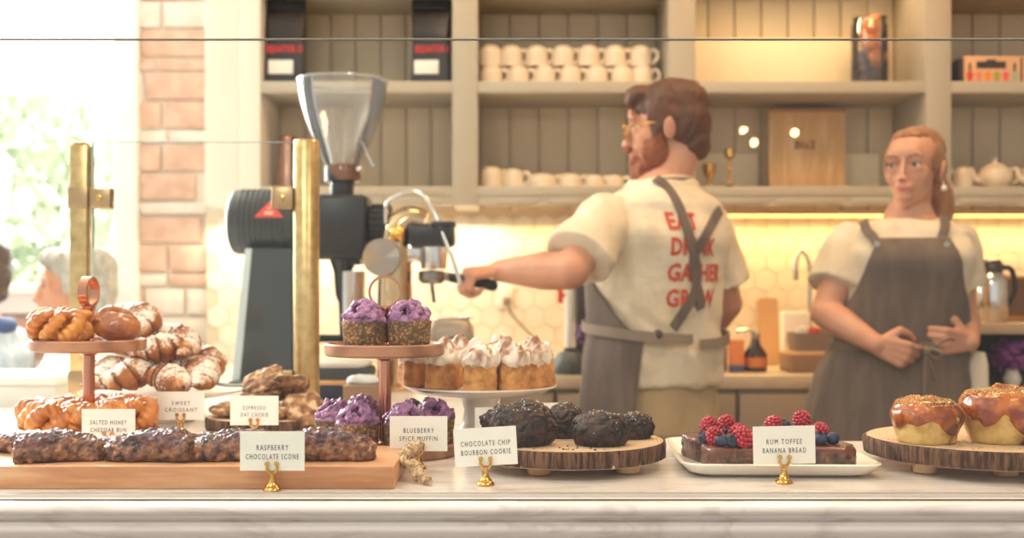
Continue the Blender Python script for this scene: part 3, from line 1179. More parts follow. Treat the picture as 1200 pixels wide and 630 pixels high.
# muffins in printed paper cups
PAPER, nt, b, oc = tex_mat('printed_paper_cup', r=0.7)
vo = nt.nodes.new('ShaderNodeTexVoronoi'); vo.inputs['Scale'].default_value = 190
nt.links.new(mapped(nt, oc, (1, 1, 1.1)), vo.inputs['Vector'])
n1 = nz(nt, oc, 60, 3)
pc = ramp(nt, vo.outputs['Distance'], [(0.0, '#d9b884'), (.36, '#bf9c6c'), (.5, '#7d6246'), (1, '#8a6e50')])
sh = ramp(nt, n1, [(.35, '#777486'), (.5, '#c0a684'), (.7, '#ffe6c0')])
mx = nt.nodes.new('ShaderNodeMix'); mx.data_type = 'RGBA'; mx.blend_type = 'MULTIPLY'; mx.inputs['Factor'].default_value = .75
nt.links.new(pc, mx.inputs['A']); nt.links.new(sh, mx.inputs['B']); nt.links.new(mx.outputs['Result'], b.inputs['Base Color'])
FROST = mat('purple_frosting', '#6a3c68', 0.42, c2='#a8749c', ns=70, lo=.35, hi=.65, coat=.15, sss=.1, bump=.3, bs=200)


def frosting_mesh(r, seed):
    rr = random.Random(seed)
    m = MB()
    m.ell((0, 0, .002), (r * .94, r * .94, .013))
    for k in range(34):
        a = rr.uniform(0, 2 * PI)
        q = r * .93 * math.sqrt(rr.random())
        top = .023 * (1 - (q / r) ** 2) + .003
        s = rr.uniform(.0045, .0085)
        m.ell((q * math.cos(a), q * math.sin(a), top + rr.uniform(-.003, .006)), (s, s * rr.uniform(.35, .7), s * rr.uniform(.7, 1.3)), M=rot(rr.uniform(-50, 50), rr.uniform(-50, 50), rr.uniform(0, 360)), nu=10, nv=8)
    for k in range(9):
        a = rr.uniform(0, 2 * PI)
        p = []
        for j in range(6):
            aa = a + j * .32
            q = r * (.85 - .10 * j)
            p.append((q * math.cos(aa), q * math.sin(aa), .008 + .0045 * j + rr.uniform(-.001, .002)))
        m.tube(smoothpath(p, 4), .0042, 8)
    me = remesh(m, .0014, 1)
    off = Vector((seed * 2.1, 0, 0))
    displace(me, lambda p, n: .0022 * noise.ridged_multi_fractal((p + off) * 130, 1.0, 2.0, 3, 1.0, 2.0) * .5 + .001 * fbm(p + off, 300, 2) - .0012)
    return me


cup_me = MB()
rings = []
for (r, z) in ((.001, 0), (.0285, 0), (.030, .002), (.0335, .040), (.0325, .040), (.0295, .034), (.001, .034)):
    rings.append([((r + (.0004 * math.cos(24 * 2 * PI * k / 96) if r > .02 else 0)) * math.cos(2 * PI * k / 96), (r + (.0004 * math.cos(24 * 2 * PI * k / 96) if r > .02 else 0)) * math.sin(2 * PI * k / 96), z) for k in range(96)])
cup_me.loft(rings, cap=False)
cup_me = cup_me.mesh('paper_cup')
fro = [frosting_mesh(.034, s) for s in (1, 2, 3)]


def muffin(x, y, z, k, rz, label, s=1.0):
    t = thing('muffin', label, 'muffin', (x, y, z), rz, 'blueberry muffins with purple frosting')
    t.scale = (s, s, s)
    obj('paper_cup', cup_me, PAPER, t, sharp=50)
    obj('frosting', fro[k % 3], FROST, t, (0, 0, .0375), sharp=0)


RX, RY = ax(451, 1.80), 1.80
zt = TOP + TRZ + .0135
muffin(RX - .0275, RY - .037, zt, 0, .3, 'purple frosted muffin on the top tier, left of the pair')
muffin(RX + .0405, RY - .035, zt + .0005, 1, 1.9, 'purple frosted muffin on the top tier, right of the pair')
zb = TOP + .0135
for k, (a, lb) in enumerate(((188, 'purple frosted muffin at the left edge of the lower tier beside the oat cookies'),
                             (243, 'purple frosted muffin at the front of the lower tier beside the blueberry card'),
                             (300, 'purple frosted muffin on the lower tier directly behind the blueberry card'),
                             (357, 'purple frosted muffin at the right edge of the lower tier beneath the cake stand'),
                             (60, 'purple frosted muffin at the back of the lower tier on the cake stand side'),
                             (125, 'purple frosted muffin at the back of the lower tier on the grinder side'))):
    muffin(RX + .075 * math.cos(math.radians(a)), RY + .075 * math.sin(math.radians(a)), zb, k + 2, a * .03, lb, .86 if a == 60 else .98)

# twisted golden buns
BUN = mat('golden_bun', '#b5661f', 0.36, c2='#e39b45', ns=16, lo=.35, hi=.62, coat=.25, sss=.08, bump=.15, bs=120, attr='crust', c3='#8a3f16')
BUND = mat('dark_glazed_bun', '#ad652f', 0.34, c2='#7a3d1a', ns=14, coat=.35, bump=.15, bs=120)


def bun_mesh(seed, q=5, R0=.0275, r0=.0160, flat=.98):
    rr = random.Random(seed)
    m = MB()
    p_ = 2
    N = 150
    pts, rad = [], []
    for k in range(N):
        a = 2 * PI * k / N
        rr_ = R0 + .0145 * math.cos(q * a)
        pts.append((rr_ * math.cos(p_ * a), rr_ * math.sin(p_ * a) * .92, .030 + .0165 * math.sin(q * a)))
        rad.append(r0 * (.80 + .10 * math.sin(5 * a + seed)))
    rings = []
    m.tube(pts, rad, 16, closed=True)
    m.ell((0, 0, .022), (.028, .026, .018))
    # loose strand ends
    for s in range(2):
        a = rr.uniform(0, 2 * PI)
        m.cap((.03 * math.cos(a), .03 * math.sin(a), .035), .011, (.043 * math.cos(a), .043 * math.sin(a), .048 - .02 * s), .0085)
    me = remesh(m, .0016, 1)
    off = Vector((seed, seed * 2.0, 0))
    base = min(v.co.z for v in me.vertices)
    for v in me.vertices:
        v.co.z = max((v.co.z - base) * flat, .0)

    def d(p, n):
        ang = math.atan2(p.y, p.x)
        g = math.sin(ang * 22 + p.z * 260 + seed) * .0012
        return g + .0022 * fbm(p + off, 45, 3)
    displace(me, d)
    attr(me, 'crust', lambda p, n: max(0, min(1, .5 * fbm(p + off, 40, 3) + .35 * (n.z > .3) * (p.z / .07))))
    return me


bun_a, bun_b, bun_c = bun_mesh(1), bun_mesh(2, 7, .028, .0140), bun_mesh(3, 5, .029, .0165)
smb = MB(); smb.ell((0, 0, .026), (.040, .036, .027)); smb.ell((.010, .004, .034), (.026, .022, .022)); smb.ell((-.018, -.008, .030), (.022, .028, .02))
smb.tube(smoothpath([(-.035, -.012, .03), (-.01, -.022, .052), (.018, -.01, .057), (.036, .012, .036)], 6), .009, 10)
bun_d = remesh(smb, .0018, 2)
warp(bun_d, lambda p: Vector((p.x, p.y, max(p.z, .0))))
displace(bun_d, lambda p, n: .0016 * fbm(p, 45, 3))
LX, LY = ax(104, 1.94), 1.94
zt = TOP + TRZ + .0135


def bun(me, x, y, z, rz, label, M_=BUN, s=1.0):
    o = single('twisted_bun', me, M_, label, 'bun', (x, y, z), math.radians(rz), 'salted honey cheddar buns', sharp=0)
    o.scale = (s, s, s)


bun(bun_b, LX - .037, LY - .030, zt, 20, 'golden twisted bun on the top tier, left of the copper post', s=1.02)
bun(bun_d, LX + .050, LY - .006, zt, 200, 'dark glazed smooth bun on the top tier, right of the copper post', BUND, .92)
for k, (a, rad, me, s, lb) in enumerate(((186, .068, bun_a, .98, 'golden twisted bun at the far left of the lower tier'),
                                         (243, .066, bun_c, .96, 'golden twisted bun at the front of the lower tier left of its card'),
                                         (304, .068, bun_b, 1.0, 'golden twisted bun on the lower tier behind the salted honey card'),
                                         (2, .066, bun_a, 1.0, 'golden twisted bun at the right of the lower tier before the croissant card'),
                                         (70, .064, bun_c, .98, 'golden twisted bun at the back of the lower tier on the croissant side'),
                                         (128, .066, bun_b, .95, 'golden twisted bun at the back left of the lower tier'))):
    bun(me, LX + rad * math.cos(math.radians(a)), LY + rad * math.sin(math.radians(a)), zb + .002, a * 1.7 + 40 * k, lb, BUN, s)

# ------------------------------------------------------------------ log slice stands
def log_slice(name, label, cx, cy, r, h, foot, seed, feet, group):
    t = thing(name, label, 'serving board', (cx, cy, TOP), 0, group)
    off = Vector((seed * 5.1, seed, 0))

    def R_(a, s=1.0):
        p = Vector((math.cos(a), math.sin(a), 0))
        return r * s * (1 + .018 * fbm(p + off, 1.3, 3))
    n = 160
    m = MB()
    ring0 = [(R_(2 * PI * k / n, .985) * math.cos(2 * PI * k / n), R_(2 * PI * k / n, .985) * math.sin(2 * PI * k / n), foot) for k in range(n)]
    ring1 = [(x, y, foot + h) for x, y, z in ring0]
    m.loft([[(x * .97, y * .97, foot) for x, y, z in ring0], ring0, ring1, [(x * .965, y * .965, foot + h + .0006) for x, y, z in ring1]])
    obj('wood', m, RINGS, t, sharp=30)
    m = MB()
    rings = []
    for (q, z) in ((.984, foot + .0005), (.997, foot + .001), (1.004, foot + h * .3), (1.006, foot + h * .7), (.998, foot + h - .0005), (.984, foot + h + .0002)):
        rings.append([])
        for k in range(n * 2):
            a = 2 * PI * k / (n * 2)
            pp = Vector((math.cos(a) * 24, math.sin(a) * 24, z * 12 + seed))
            g = 0 if q < .99 else (.0026 * noise.noise(pp * 1.2) + .0018 * noise.noise(pp * 2.6))
            rings[-1].append(((R_(a, q) + g) * math.cos(a), (R_(a, q) + g) * math.sin(a), z))
    m.loft(rings, cap=False)
    obj('bark', m, BARK, t, sharp=0)
    for (x, y) in feet:
        m = MB(); m.lathe([(.009, 0), (.0155, .002), (.0165, foot * .5), (.0155, foot), (.001, foot)], 20, c=(x, y, 0))
        obj('foot', m, PALEWOOD, t)
    return t


CSX, CSY, CSR, CSH, CSF = ax(666, 1.665), 1.665, .136, .0235, .0145
log_slice('log_slice_board', 'round log slice with bark edge and small feet under the chocolate cookies', CSX, CSY, CSR, CSH, CSF, 1,
          [(ax(632, 1.585) - CSX, 1.585 - CSY), (ax(736, 1.6) - CSX, 1.6 - CSY), (-.05, .08), (.07, .07)], 'log slice boards with feet')
RSX, RSY, RSR, RSH, RSF = ax(1152, 1.66), 1.66, .160, .0245, .017
log_slice('log_slice_board', 'large round log slice with dark bark under the sticky buns', RSX, RSY, RSR, RSH, RSF, 4,
          [(ax(1084, 1.60) - RSX, 1.60 - RSY), (ax(1179, 1.575) - RSX, 1.575 - RSY), (-.05, .1), (.09, .06)], 'log slice boards with feet')
OSX, OSY, OSR, OSH = ax(315, 2.13), 2.13, .110, .022
log_slice('log_slice_board', 'small log slice without feet under the espresso oat cookies', OSX, OSY, OSR, OSH, 0.0, 7, [], 'small log slice boards')

# dark bourbon cookies
BCOOK = mat('dark_chocolate_cookie', '#43271a', 0.5, c2='#1b0d07', ns=60, lo=.4, hi=.65, bump=.7, bs=120, bd=.002)
SALT = mat('salt_flake', '#e9d9c6', 0.4)
CHIP = mat('chocolate_chip', '#1a0d09', 0.3, coat=.3)


def bourbon_mesh(rx, ry, h, seed):
    m = MB(); rr = random.Random(seed)
    m.ell((0, 0, h * .38), (rx, ry, h * .62))
    for k in range(5):
        a = rr.uniform(0, 2 * PI)
        m.ell((rx * .5 * math.cos(a), ry * .5 * math.sin(a), h * .45), (rx * .52, ry * .52, h * .46))
    me = remesh(m, .0019, 2)
    warp(me, lambda p: Vector((p.x, p.y, max(p.z, 0))))
    off = Vector((seed * 3, seed, 1))

    def d(p, n):
        c = noise.voronoi((p + off) * 55)[0]
        crack = -.0030 * max(0, 1 - (c[1] - c[0]) * 7)
        return (crack + .0042 * fbm(p + off, 45, 4) + .0016 * fbm(p + off, 170, 3)) * (0 if p.z < .002 else 1)
    return displace(me, d)


def bourbon(px, y, rx, ry, h, seed, rz, label):
    me = bourbon_mesh(rx, ry, h, seed)
    x = ax(px, y)
    t = thing('chocolate_cookie', label, 'cookie', (x, y, TOP + CSF + CSH + .0004), math.radians(rz), 'dark bourbon cookies on the log slice')
    obj('crumb', me, BCOOK, t, sharp=0)
    rr = random.Random(seed + 50)
    bv = BVHTree.FromPolygons([v.co.copy() for v in me.vertices], [tuple(p.vertices) for p in me.polygons])
    s = MB(); c = MB()
    for k in range(70):
        hit = bv.ray_cast(Vector((rr.gauss(0, rx * .42), rr.gauss(0, ry * .42), .2)), Vector((0, 0, -1)))
        if hit[0]:
            q = rr.uniform(.0006, .0013)
            s.box((0, 0, 0), (q * 1.5, q * 1.2, q), M=tr(*hit[0]) @ rot(rr.uniform(0, 90), rr.uniform(0, 90), rr.uniform(0, 90)))
    o = obj('salt_flakes', s, SALT, t, smooth=False); o['kind'] = 'stuff'
    for k in range(9):
        a = rr.uniform(0, 2 * PI)
        d = Vector((math.cos(a) * rx * 1.6, math.sin(a) * ry * 1.6, rr.uniform(.2, 1.1) * h + .004))
        hit = bv.ray_cast(d, (Vector((0, 0, h * .4)) - d).normalized())
        if hit[0]:
            m = MB(); m.ell(tuple(hit[0]), (.0042, .0036, .0034), M=rot(rr.uniform(0, 90), rr.uniform(0, 90), 0), nu=10, nv=7)
            obj('chocolate_chip', m, CHIP, t)


bourbon(613, 1.605, .0445, .042, .061, 1, 0, 'largest dark chocolate cookie at the left of the log slice behind its card')
bourbon(661, 1.685, .0300, .030, .050, 2, 40, 'round dark chocolate cookie in the middle of the log slice between two larger ones')
bourbon(704, 1.605, .0400, .040, .047, 3, 80, 'wide dark chocolate cookie at the right front of the log slice')
bourbon(742, 1.675, .0290, .028, .038, 4, 10, 'smallest dark chocolate cookie at the right edge of the log slice')
bourbon(588, 1.705, .030, .030, .044, 5, 60, 'dark chocolate cookie almost hidden behind the largest one')
# crumbs fallen on the slice
rr = random.Random(9); m = MB()
for k in range(60):
    s = rr.uniform(.0006, .002)
    px, y = rr.uniform(600, 770), rr.uniform(1.545, 1.6)
    x = ax(px, y)
    if (x - CSX) ** 2 + (y - CSY) ** 2 < (CSR * .93) ** 2:
        m.ell((x, y, TOP + CSF + CSH + s * .6), (s, s * .8, s * .7), nu=6, nv=5)
single('cookie_crumbs', m, BCOOK, 'dark cookie crumbs scattered on the front of the log slice', 'crumbs', world_base=(CSX, CSY - .1, TOP + CSF + CSH))['kind'] = 'stuff'

# oat cookies
OAT = mat('oat_cookie', '#9c6d43', 0.7, c2='#5b3922', ns=55, lo=.38, hi=.62, bump=.7, bs=120, attr='oat', c3='#d3b187', bd=.002)


def oat_mesh(seed, r=.042, h=.024):
    m = MB(); m.ell((0, 0, h * .5), (r, r, h * .5)); m.lathe([(r * .7, .001), (r * .95, h * .3), (r * .8, h * .8), (r * .4, h)], 30)
    me = remesh(m, .0019, 2)
    off = Vector((seed * 4.0, seed, 2))

    def d(p, n):
        c = noise.voronoi((p + off) * 85)[0]
        return .0032 * (.4 - c[0]) + .0044 * fbm(p + off, 40, 4)
    displace(me, d)
    attr(me, 'oat', lambda p, n: max(0, min(1, 1.6 * fbm(p + off, 75, 3) + (.1 if n.z > .2 else -.3))))
    return me


oats = [oat_mesh(s) for s in (1, 2, 3)]
oz = TOP + OSH + .001
for k, (x, y, z, rx, ry, lb) in enumerate(((-.062, -.030, .0, 0, 4, 'oat cookie at the left edge of the small log slice'),
                                           (.012, -.058, .0, 0, 0, 'oat cookie at the front of the small log slice behind the espresso card'),
                                           (-.030, .052, .0, 0, 0, 'oat cookie lying at the back of the small log slice'),
                                           (.056, .030, .0, 0, 0, 'oat cookie at the back right of the small log slice'),
                                           (.072, -.044, .008, -18, 34, 'crackled oat cookie leaning at the right edge of the small log slice'),
                                           (-.012, -.006, .0265, 6, -6, 'oat cookie in the middle layer of the stack'),
                                           (-.008, .002, .054, 18, -28, 'topmost oat cookie on the left of the stack'),
                                           (.038, -.012, .042, -16, 30, 'oat cookie leaning on the right side of the stack top'))):
    o = single('oat_cookie', oats[k % 3], OAT, lb, 'cookie', (OSX + x, OSY + y, oz + z), 0, 'espresso oat cookies', sharp=0)
    o.rotation_euler = (math.radians(rx), math.radians(ry), k * 1.1)
# ------------------------------------------------------------------ croissant stand
CX_, CY_, CR = ax(190, 2.245), 2.245, .153
CPZ = .976
t = thing('cake_stand', 'white ceramic pedestal plate piled with sugared croissants', 'cake stand', (CX_, CY_, TOP), 0, 'white pedestal cake stands')
h = CPZ - TOP
m = MB(); m.lathe([(.001, h - .012), (.05, h - .012), (CR - .02, h - .006), (CR, h + .001), (CR, h + .0035), (CR - .012, h), (CR - .03, h - .003), (.001, h - .003)], 72, cap=False)
obj('plate', m, CERAMIC, t)
m = MB(); m.lathe([(.060, 0), (.060, .004), (.045, .010), (.030, .025), (.034, h - .012), (.001, h - .0115)], 40)
obj('pedestal', m, CERAMIC, t)

CRO, nt, b, oc = tex_mat('sugared_croissant', r=0.55)
base = ramp(nt, nz(nt, oc, 28, 4), [(.3, '#743e1b'), (.55, '#a8652d'), (.75, '#c98c48')])
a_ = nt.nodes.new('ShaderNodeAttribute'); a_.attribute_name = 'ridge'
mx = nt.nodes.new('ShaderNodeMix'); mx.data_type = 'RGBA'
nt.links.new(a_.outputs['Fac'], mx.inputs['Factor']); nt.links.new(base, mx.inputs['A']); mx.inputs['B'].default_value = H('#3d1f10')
s_ = nt.nodes.new('ShaderNodeAttribute'); s_.attribute_name = 'sugar'
sp = nz(nt, oc, 240, 4)
mu = nt.nodes.new('ShaderNodeMath'); mu.operation = 'MULTIPLY_ADD'; mu.inputs[1].default_value = 1.3; mu.inputs[2].default_value = -.38
nt.links.new(sp, mu.inputs[0])
ad = nt.nodes.new('ShaderNodeMath'); ad.operation = 'ADD'
nt.links.new(mu.outputs[0], ad.inputs[0]); nt.links.new(s_.outputs['Fac'], ad.inputs[1])
sg = ramp(nt, ad.outputs[0], [(.62, (0, 0, 0, 1)), (1.05, (1, 1, 1, 1))])
m2 = nt.nodes.new('ShaderNodeMix'); m2.data_type = 'RGBA'
nt.links.new(sg, m2.inputs['Factor']); nt.links.new(mx.outputs['Result'], m2.inputs['A']); m2.inputs['B'].default_value = H('#efe4d8')
nt.links.new(m2.outputs['Result'], b.inputs['Base Color'])
bumpto(nt, b, nz(nt, oc, 160, 4), .25, .001)


def croissant_mesh(L, Rm, bend, seed, segs=5.5):
    N, K = 150, 36
    off = Vector((seed * 2.3, seed, 0))
    rings, rid, frac_ = [], [], []
    for i in range(N):
        u = -1 + 2 * i / (N - 1)
        env = max(1 - abs(u) ** 1.5, 0.0) ** .9 * .90 + .14 * (1 - abs(u) ** 8)
        ring = []
        x = L / 2 * u * (1 - .12 * u * u * bend)
        y = -bend * .055 * (u * u)
        tx, ty = L / 2, -bend * .11 * u
        ln = math.hypot(tx, ty)
        nx, ny = -ty / ln, tx / ln
        for k in range(K):
            a = 2 * PI * k / K
            wob = .20 * math.sin(a + seed) * (1 if u > 0 else -1) + .06 * math.sin(2 * a + seed * 2)
            q = abs(u) * segs + wob * 1.4 + .35
            fr = q - math.floor(q)
            step = (1 - fr)
            prof = .88 + .19 * step ** .7 - (.06 if fr > .92 else 0)
            r = Rm * max(env, .08) * prof
            ca, sa = math.cos(a), math.sin(a)
            ring.append((x + nx * r * ca * 1.08, y + ny * r * ca * 1.08, r * sa * .92))
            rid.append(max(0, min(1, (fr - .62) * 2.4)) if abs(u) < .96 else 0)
            frac_.append(fr)
        rings.append(ring)
    m = MB(); m.loft(rings)
    me = bpy.data.meshes.new('croissant')
    me.from_pydata([tuple(v) for v in m.v], [], m.f)
    bm = bmesh.new(); bm.from_mesh(me); bmesh.ops.recalc_face_normals(bm, faces=bm.faces); bm.to_mesh(me); bm.free()
    displace(me, lambda p, n: .0016 * fbm(p + off, 50, 3) + .0007 * fbm(p + off, 180, 2))
    a = me.attributes.new('ridge', 'FLOAT', 'POINT')
    s = me.attributes.new('sugar', 'FLOAT', 'POINT')
    me.update()
    for v in me.vertices:
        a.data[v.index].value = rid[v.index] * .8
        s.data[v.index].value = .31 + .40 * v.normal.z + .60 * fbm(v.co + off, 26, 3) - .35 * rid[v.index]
    return me


cro = [croissant_mesh(.130, .0300, .8, 1, 3.6), croissant_mesh(.124, .0310, 1.1, 2, 3.3), croissant_mesh(.132, .0290, .6, 3, 3.8)]
# px, py, depth, yaw, pitch, roll, mesh, label
CRS = [(131, 436, 2.235, -84, 20, 0, 0, 'heavily sugared croissant at the left of the plate behind the copper post'),
       (157, 437, 2.185, -132, 20, 0, 1, 'sugared croissant at the front of the plate pointing down to the left'),
       (199, 444, 2.170, -30, 10, 0, 2, 'sugared croissant lying flat at the front of the plate'),
       (236, 436, 2.205, -50, 20, 0, 0, 'sugared croissant at the right front of the plate pointing down to the right'),
       (244, 425, 2.300, -70, 32, 0, 1, 'sugared croissant at the back right edge of the plate'),
       (190, 407, 2.205, -146, 6, 0, 2, 'croissant in the middle of the pile with its tip toward the card'),
       (212, 399, 2.255, -28, 24, 0, 1, 'curled croissant high on the right side of the pile'),
       (168, 374, 2.240, -62, 22, 0, 1, 'topmost sugared croissant on the pile'),
       (150, 400, 2.300, 24, 0, 0, 2, 'croissant behind the dark bun near the top of the pile'),
       (180, 428, 2.290, 100, 0, 0, 0, 'croissant hidden deep in the middle of the pile')]
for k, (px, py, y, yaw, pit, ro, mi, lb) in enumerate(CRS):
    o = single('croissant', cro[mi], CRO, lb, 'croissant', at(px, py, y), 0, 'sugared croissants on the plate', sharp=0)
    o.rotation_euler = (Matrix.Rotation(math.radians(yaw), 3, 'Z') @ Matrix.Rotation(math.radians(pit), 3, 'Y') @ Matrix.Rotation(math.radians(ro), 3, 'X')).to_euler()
# serving tongs on the plate edge
t = thing('serving_tongs', 'dull metal serving tongs resting on the right rim of the croissant plate', 'tongs', at(282, 453, 2.2))
TG = mat('dull_metal', '#8f9a90', 0.4, 0.8)
m = MB()
for s in (-1, 1):
    m.tube(smoothpath([(-.055, .0 + s * .004, .008), (-.02, s * .009, .003), (.03, s * .008, .006), (.075, s * .003, .014), (.085, 0, .016)], 5), [.0045 + .003 * math.sin(i * .16) for i in range(21)], 10, flat=.35, up=(0, 0, 1))
obj('arms', m, TG, t)
m = MB(); m.ell((.082, 0, .0158), (.012, .006, .004))
obj('spring_end', m, TG, t)

# ------------------------------------------------------------------ meringue topped bread puddings
MX, MY, MR, MZ = -.052, 1.905, .125, 1.0105
t = thing('cake_stand', 'white ceramic cake stand carrying square cakes topped with toasted meringue', 'cake stand', (MX, MY, TOP), 0, 'white pedestal cake stands')
h = MZ - TOP
m = MB(); m.lathe([(.001, h - .012), (.045, h - .013), (MR - .02, h - .006), (MR, h + .004), (MR, h + .0065), (MR - .006, h + .005), (MR - .014, h), (.001, h)], 72, cap=False)
obj('plate', m, CERAMIC, t)
m = MB(); m.lathe([(.052, 0), (.052, .004), (.044, .012), (.030, .035), (.026, .055), (.032, h - .012), (.001, h - .0115)], 40)
obj('pedestal', m, CERAMIC, t)

CAKE = mat('golden_bread_pudding', '#cf9450', 0.7, c2='#9a5e2a', ns=42, lo=.42, hi=.68, bump=.5, bs=140, attr='bake', c3='#7c4621', bd=.002)
MERI = mat('toasted_meringue', '#efe2cf', 0.5, sss=.1, attr='toast', c3='#935220')


def cake_mesh(w, hh, seed):
    m = MB(); m.box((0, 0, hh / 2), (w, w, hh), 0, .006, seg=3)
    me = remesh(m, .0022, 2)
    off = Vector((seed * 3.0, 0, 1))
    warp(me, lambda p: Vector((p.x * (1 - .06 * p.z / hh), p.y * (1 - .06 * p.z / hh), p.z)))
    displace(me, lambda p, n: (.0022 * fbm(p + off, 45, 4) + .0014 * fbm(p + off, 150, 3)) * (0 if p.z < .001 else 1))
    attr(me, 'bake', lambda p, n: max(0, min(1, .9 * fbm(p + off, 55, 3) + 1.6 * (p.z / hh - .72))))
    return me


def meringue_mesh(r, seed):
    rr = random.Random(seed)
    m = MB()
    m.ell((0, 0, .004), (r * .98, r * .98, .012))
    m.ell((0, 0, .011), (r * .74, r * .74, .012))
    # spiral folds
    for q in range(3):
        p = []
        a0 = rr.uniform(0, 6.28)
        for j in range(9):
            a = a0 + j * .62
            d = r * (.92 - .09 * j)
            p.append((d * math.cos(a), d * math.sin(a), .004 + .0020 * j + .003 * math.sin(j * 2 + q)))
        m.tube(smoothpath(p, 4), .0062, 9, flat=1.5, up=(0, 0, 1))
    for j in range(9):
        a = rr.uniform(0, 6.28); d = r * rr.uniform(.1, .85)
        x, y = d * math.cos(a), d * math.sin(a)
        z = .020 - .012 * (d / r) ** 2
        m.cap((x, y, z - .004), .0048, (x + rr.uniform(-.003, .003), y + rr.uniform(-.003, .003), z + .004), .0012)
    me = remesh(m, .0015, 2)
    off = Vector((seed * 1.7, 3, 0))
    displace(me, lambda p, n: .0016 * math.sin(14 * math.atan2(p.y, p.x) * .5 + p.xy.length * 700 + seed) * .5 + .0012 * fbm(p + off, 90, 3))
    attr(me, 'toast', lambda p, n: max(0, min(.85, 2.2 * (noise.ridged_multi_fractal((p + off) * 46, 1.0, 2.0, 3, 1.0, 2.0) * .5 - .36) * (.3 + p.z * 45) + .5 * fbm(p + off, 45, 2))))
    return me


cakes = [cake_mesh(.052, .046, 1), cake_mesh(.050, .044, 2)]
mers = [meringue_mesh(.032, s) for s in (1, 2, 3, 4)]
MP = [(487, 1.925, 20, 'meringue topped square cake nearest the copper post of the muffin stand'),
      (520, 1.872, -12, 'meringue topped square cake just right of the copper post, showing a flat front'),
      (562, 1.822, 4, 'meringue topped square cake with the largest swirl at the front of the stand'),
      (600, 1.845, 14, 'meringue topped square cake with browned peaks, right of the largest swirl'),
      (627, 1.905, 30, 'meringue topped square cake at the right edge of the stand'),
      (541, 1.965, 10, 'meringue topped square cake at the back left of the stand'),
      (585, 1.965, -20, 'meringue topped square cake at the back of the stand')]
for k, (px, y, rz, lb) in enumerate(MP):
    t = thing('meringue_cake', lb, 'cake', (ax(px, y), y, MZ + .0004), math.radians(rz), 'meringue topped square cakes')
    obj('cake', cakes[k % 2], CAKE, t, sharp=0)
    obj('meringue', mers[k % 4], MERI, t, (0, 0, .0435), rz=k * 1.3, sharp=0).scale = (.95, .95, 1.45)

# ------------------------------------------------------------------ white tray with banana bread
TX, TY, TW, TD = .365, 1.687, .268, .290
t = thing('serving_tray', 'white rectangular ceramic tray with banana bread and berries', 'tray', (TX, TY, TOP), math.radians(-2))
m = MB()
prf = [(.0, .0, .002), (-.030, -.030, .0), (-.012, -.012, .006), (0, 0, .0185), (-.0025, -.0025, .0205), (-.006, -.006, .0195), (-.018, -.018, .0085), (-.034, -.034, .0055)]
rings = []
for dx, dy, z in prf[1:]:
    rings.append([(x, y, z) for x, y in rrect(TW + 2 * dx, TD + 2 * dy, .03 + dx * .4, 8)])
m.loft(rings)
obj('dish', m, CERAMIC, t, sharp=60)
BREAD = mat('banana_bread_crumb', '#6a4029', 0.7, c2='#3b2115', ns=55, lo=.4, hi=.62, bump=.5, bs=140, attr='glaze', c3='#4a1c1c', bd=.002)
BRG, nt, b, oc = tex_mat('toffee_glazed_bread', r=.38, coat=.4)
base = ramp(nt, nz(nt, oc, 90, 5), [(.38, '#2f1a12'), (.55, '#6d432b'), (.75, '#9a6a45')])
a_ = nt.nodes.new('ShaderNodeAttribute'); a_.attribute_name = 'glaze'
mx = nt.nodes.new('ShaderNodeMix'); mx.data_type = 'RGBA'
nt.links.new(a_.outputs['Fac'], mx.inputs['Factor']); nt.links.new(base, mx.inputs['A'])
nt.links.new(ramp(nt, nz(nt, oc, 40, 3), [(.3, '#4a2018'), (.7, '#7a3d2b')]), mx.inputs['B'])
nt.links.new(mx.outputs['Result'], b.inputs['Base Color'])
bumpto(nt, b, nz(nt, oc, 150, 4), .4, .0015)


def bread_mesh(w, d, hh, seed):
    m = MB()
    m.loft([[(x, y, z) for x, y in rrect(w * s, d * s, min(w, d) * .28, 6)] for s, z in ((.95, 0), (1, .004), (1, hh * .8), (.97, hh * .95), (.8, hh * 1.03))])
    me = remesh(m, .0021, 2)
    off = Vector((seed * 3.0, 5, 1))
    displace(me, lambda p, n: (.0022 * fbm(p + off, 60, 4) + .0012 * fbm(p + off, 170, 3)) * (0 if p.z < .001 else 1))
    attr(me, 'glaze', lambda p, n: max(0, min(1, (p.z / hh - .70 + .15 * fbm(p + off, 60, 2)) * 6)))
    return me


tz = TOP + .0058
BH_ = .034
BB = [(826, 1.70, .052, .072, 15, 'small dark slice of banana bread at the back left of the tray'),
      (864, 1.59, .092, .066, 3, 'glazed banana bread piece under the raspberries at the left front of the tray'),
      (921, 1.655, .055, .07, -6, 'banana bread piece hidden behind the rum toffee card'),
      (962, 1.60, .088, .075, -8, 'glazed banana bread piece at the right of the tray beside a fallen raspberry'), ]
for k, (px, y, w, d, rz, lb) in enumerate(BB):
    single('banana_bread', bread_mesh(w, d, BH_, k + 1), BRG, lb, 'banana bread', (ax(px, y), y, tz), math.radians(rz), 'glazed banana bread pieces', sharp=0)

RASP = mat('raspberry_red', '#a8142a', 0.35, c2='#c93a50', ns=90, coat=.25, sss=.2)
BLUE = mat('blueberry_skin', '#1b1e34', 0.5, c2='#36405f', ns=45, lo=.4, hi=.7)


def raspberry_mesh():
    m = MB()
    m.ell((0, 0, 0), (.0095, .0095, .0108), nu=14, nv=10)
    ga = PI * (3 - math.sqrt(5))
    N = 62
    for k in range(N):
        z = 1 - 2 * (k + .5) / N
        r = math.sqrt(1 - z * z)
        p = Vector((r * math.cos(ga * k) * .0102, r * math.sin(ga * k) * .0102, z * .0118))
        m.ell(tuple(p), .0026, nu=10, nv=7)
    m.lathe([(.003, .010), (.0038, .0132), (.0025, .0122), (.001, .0105)], 12)
    return m.mesh('raspberry')


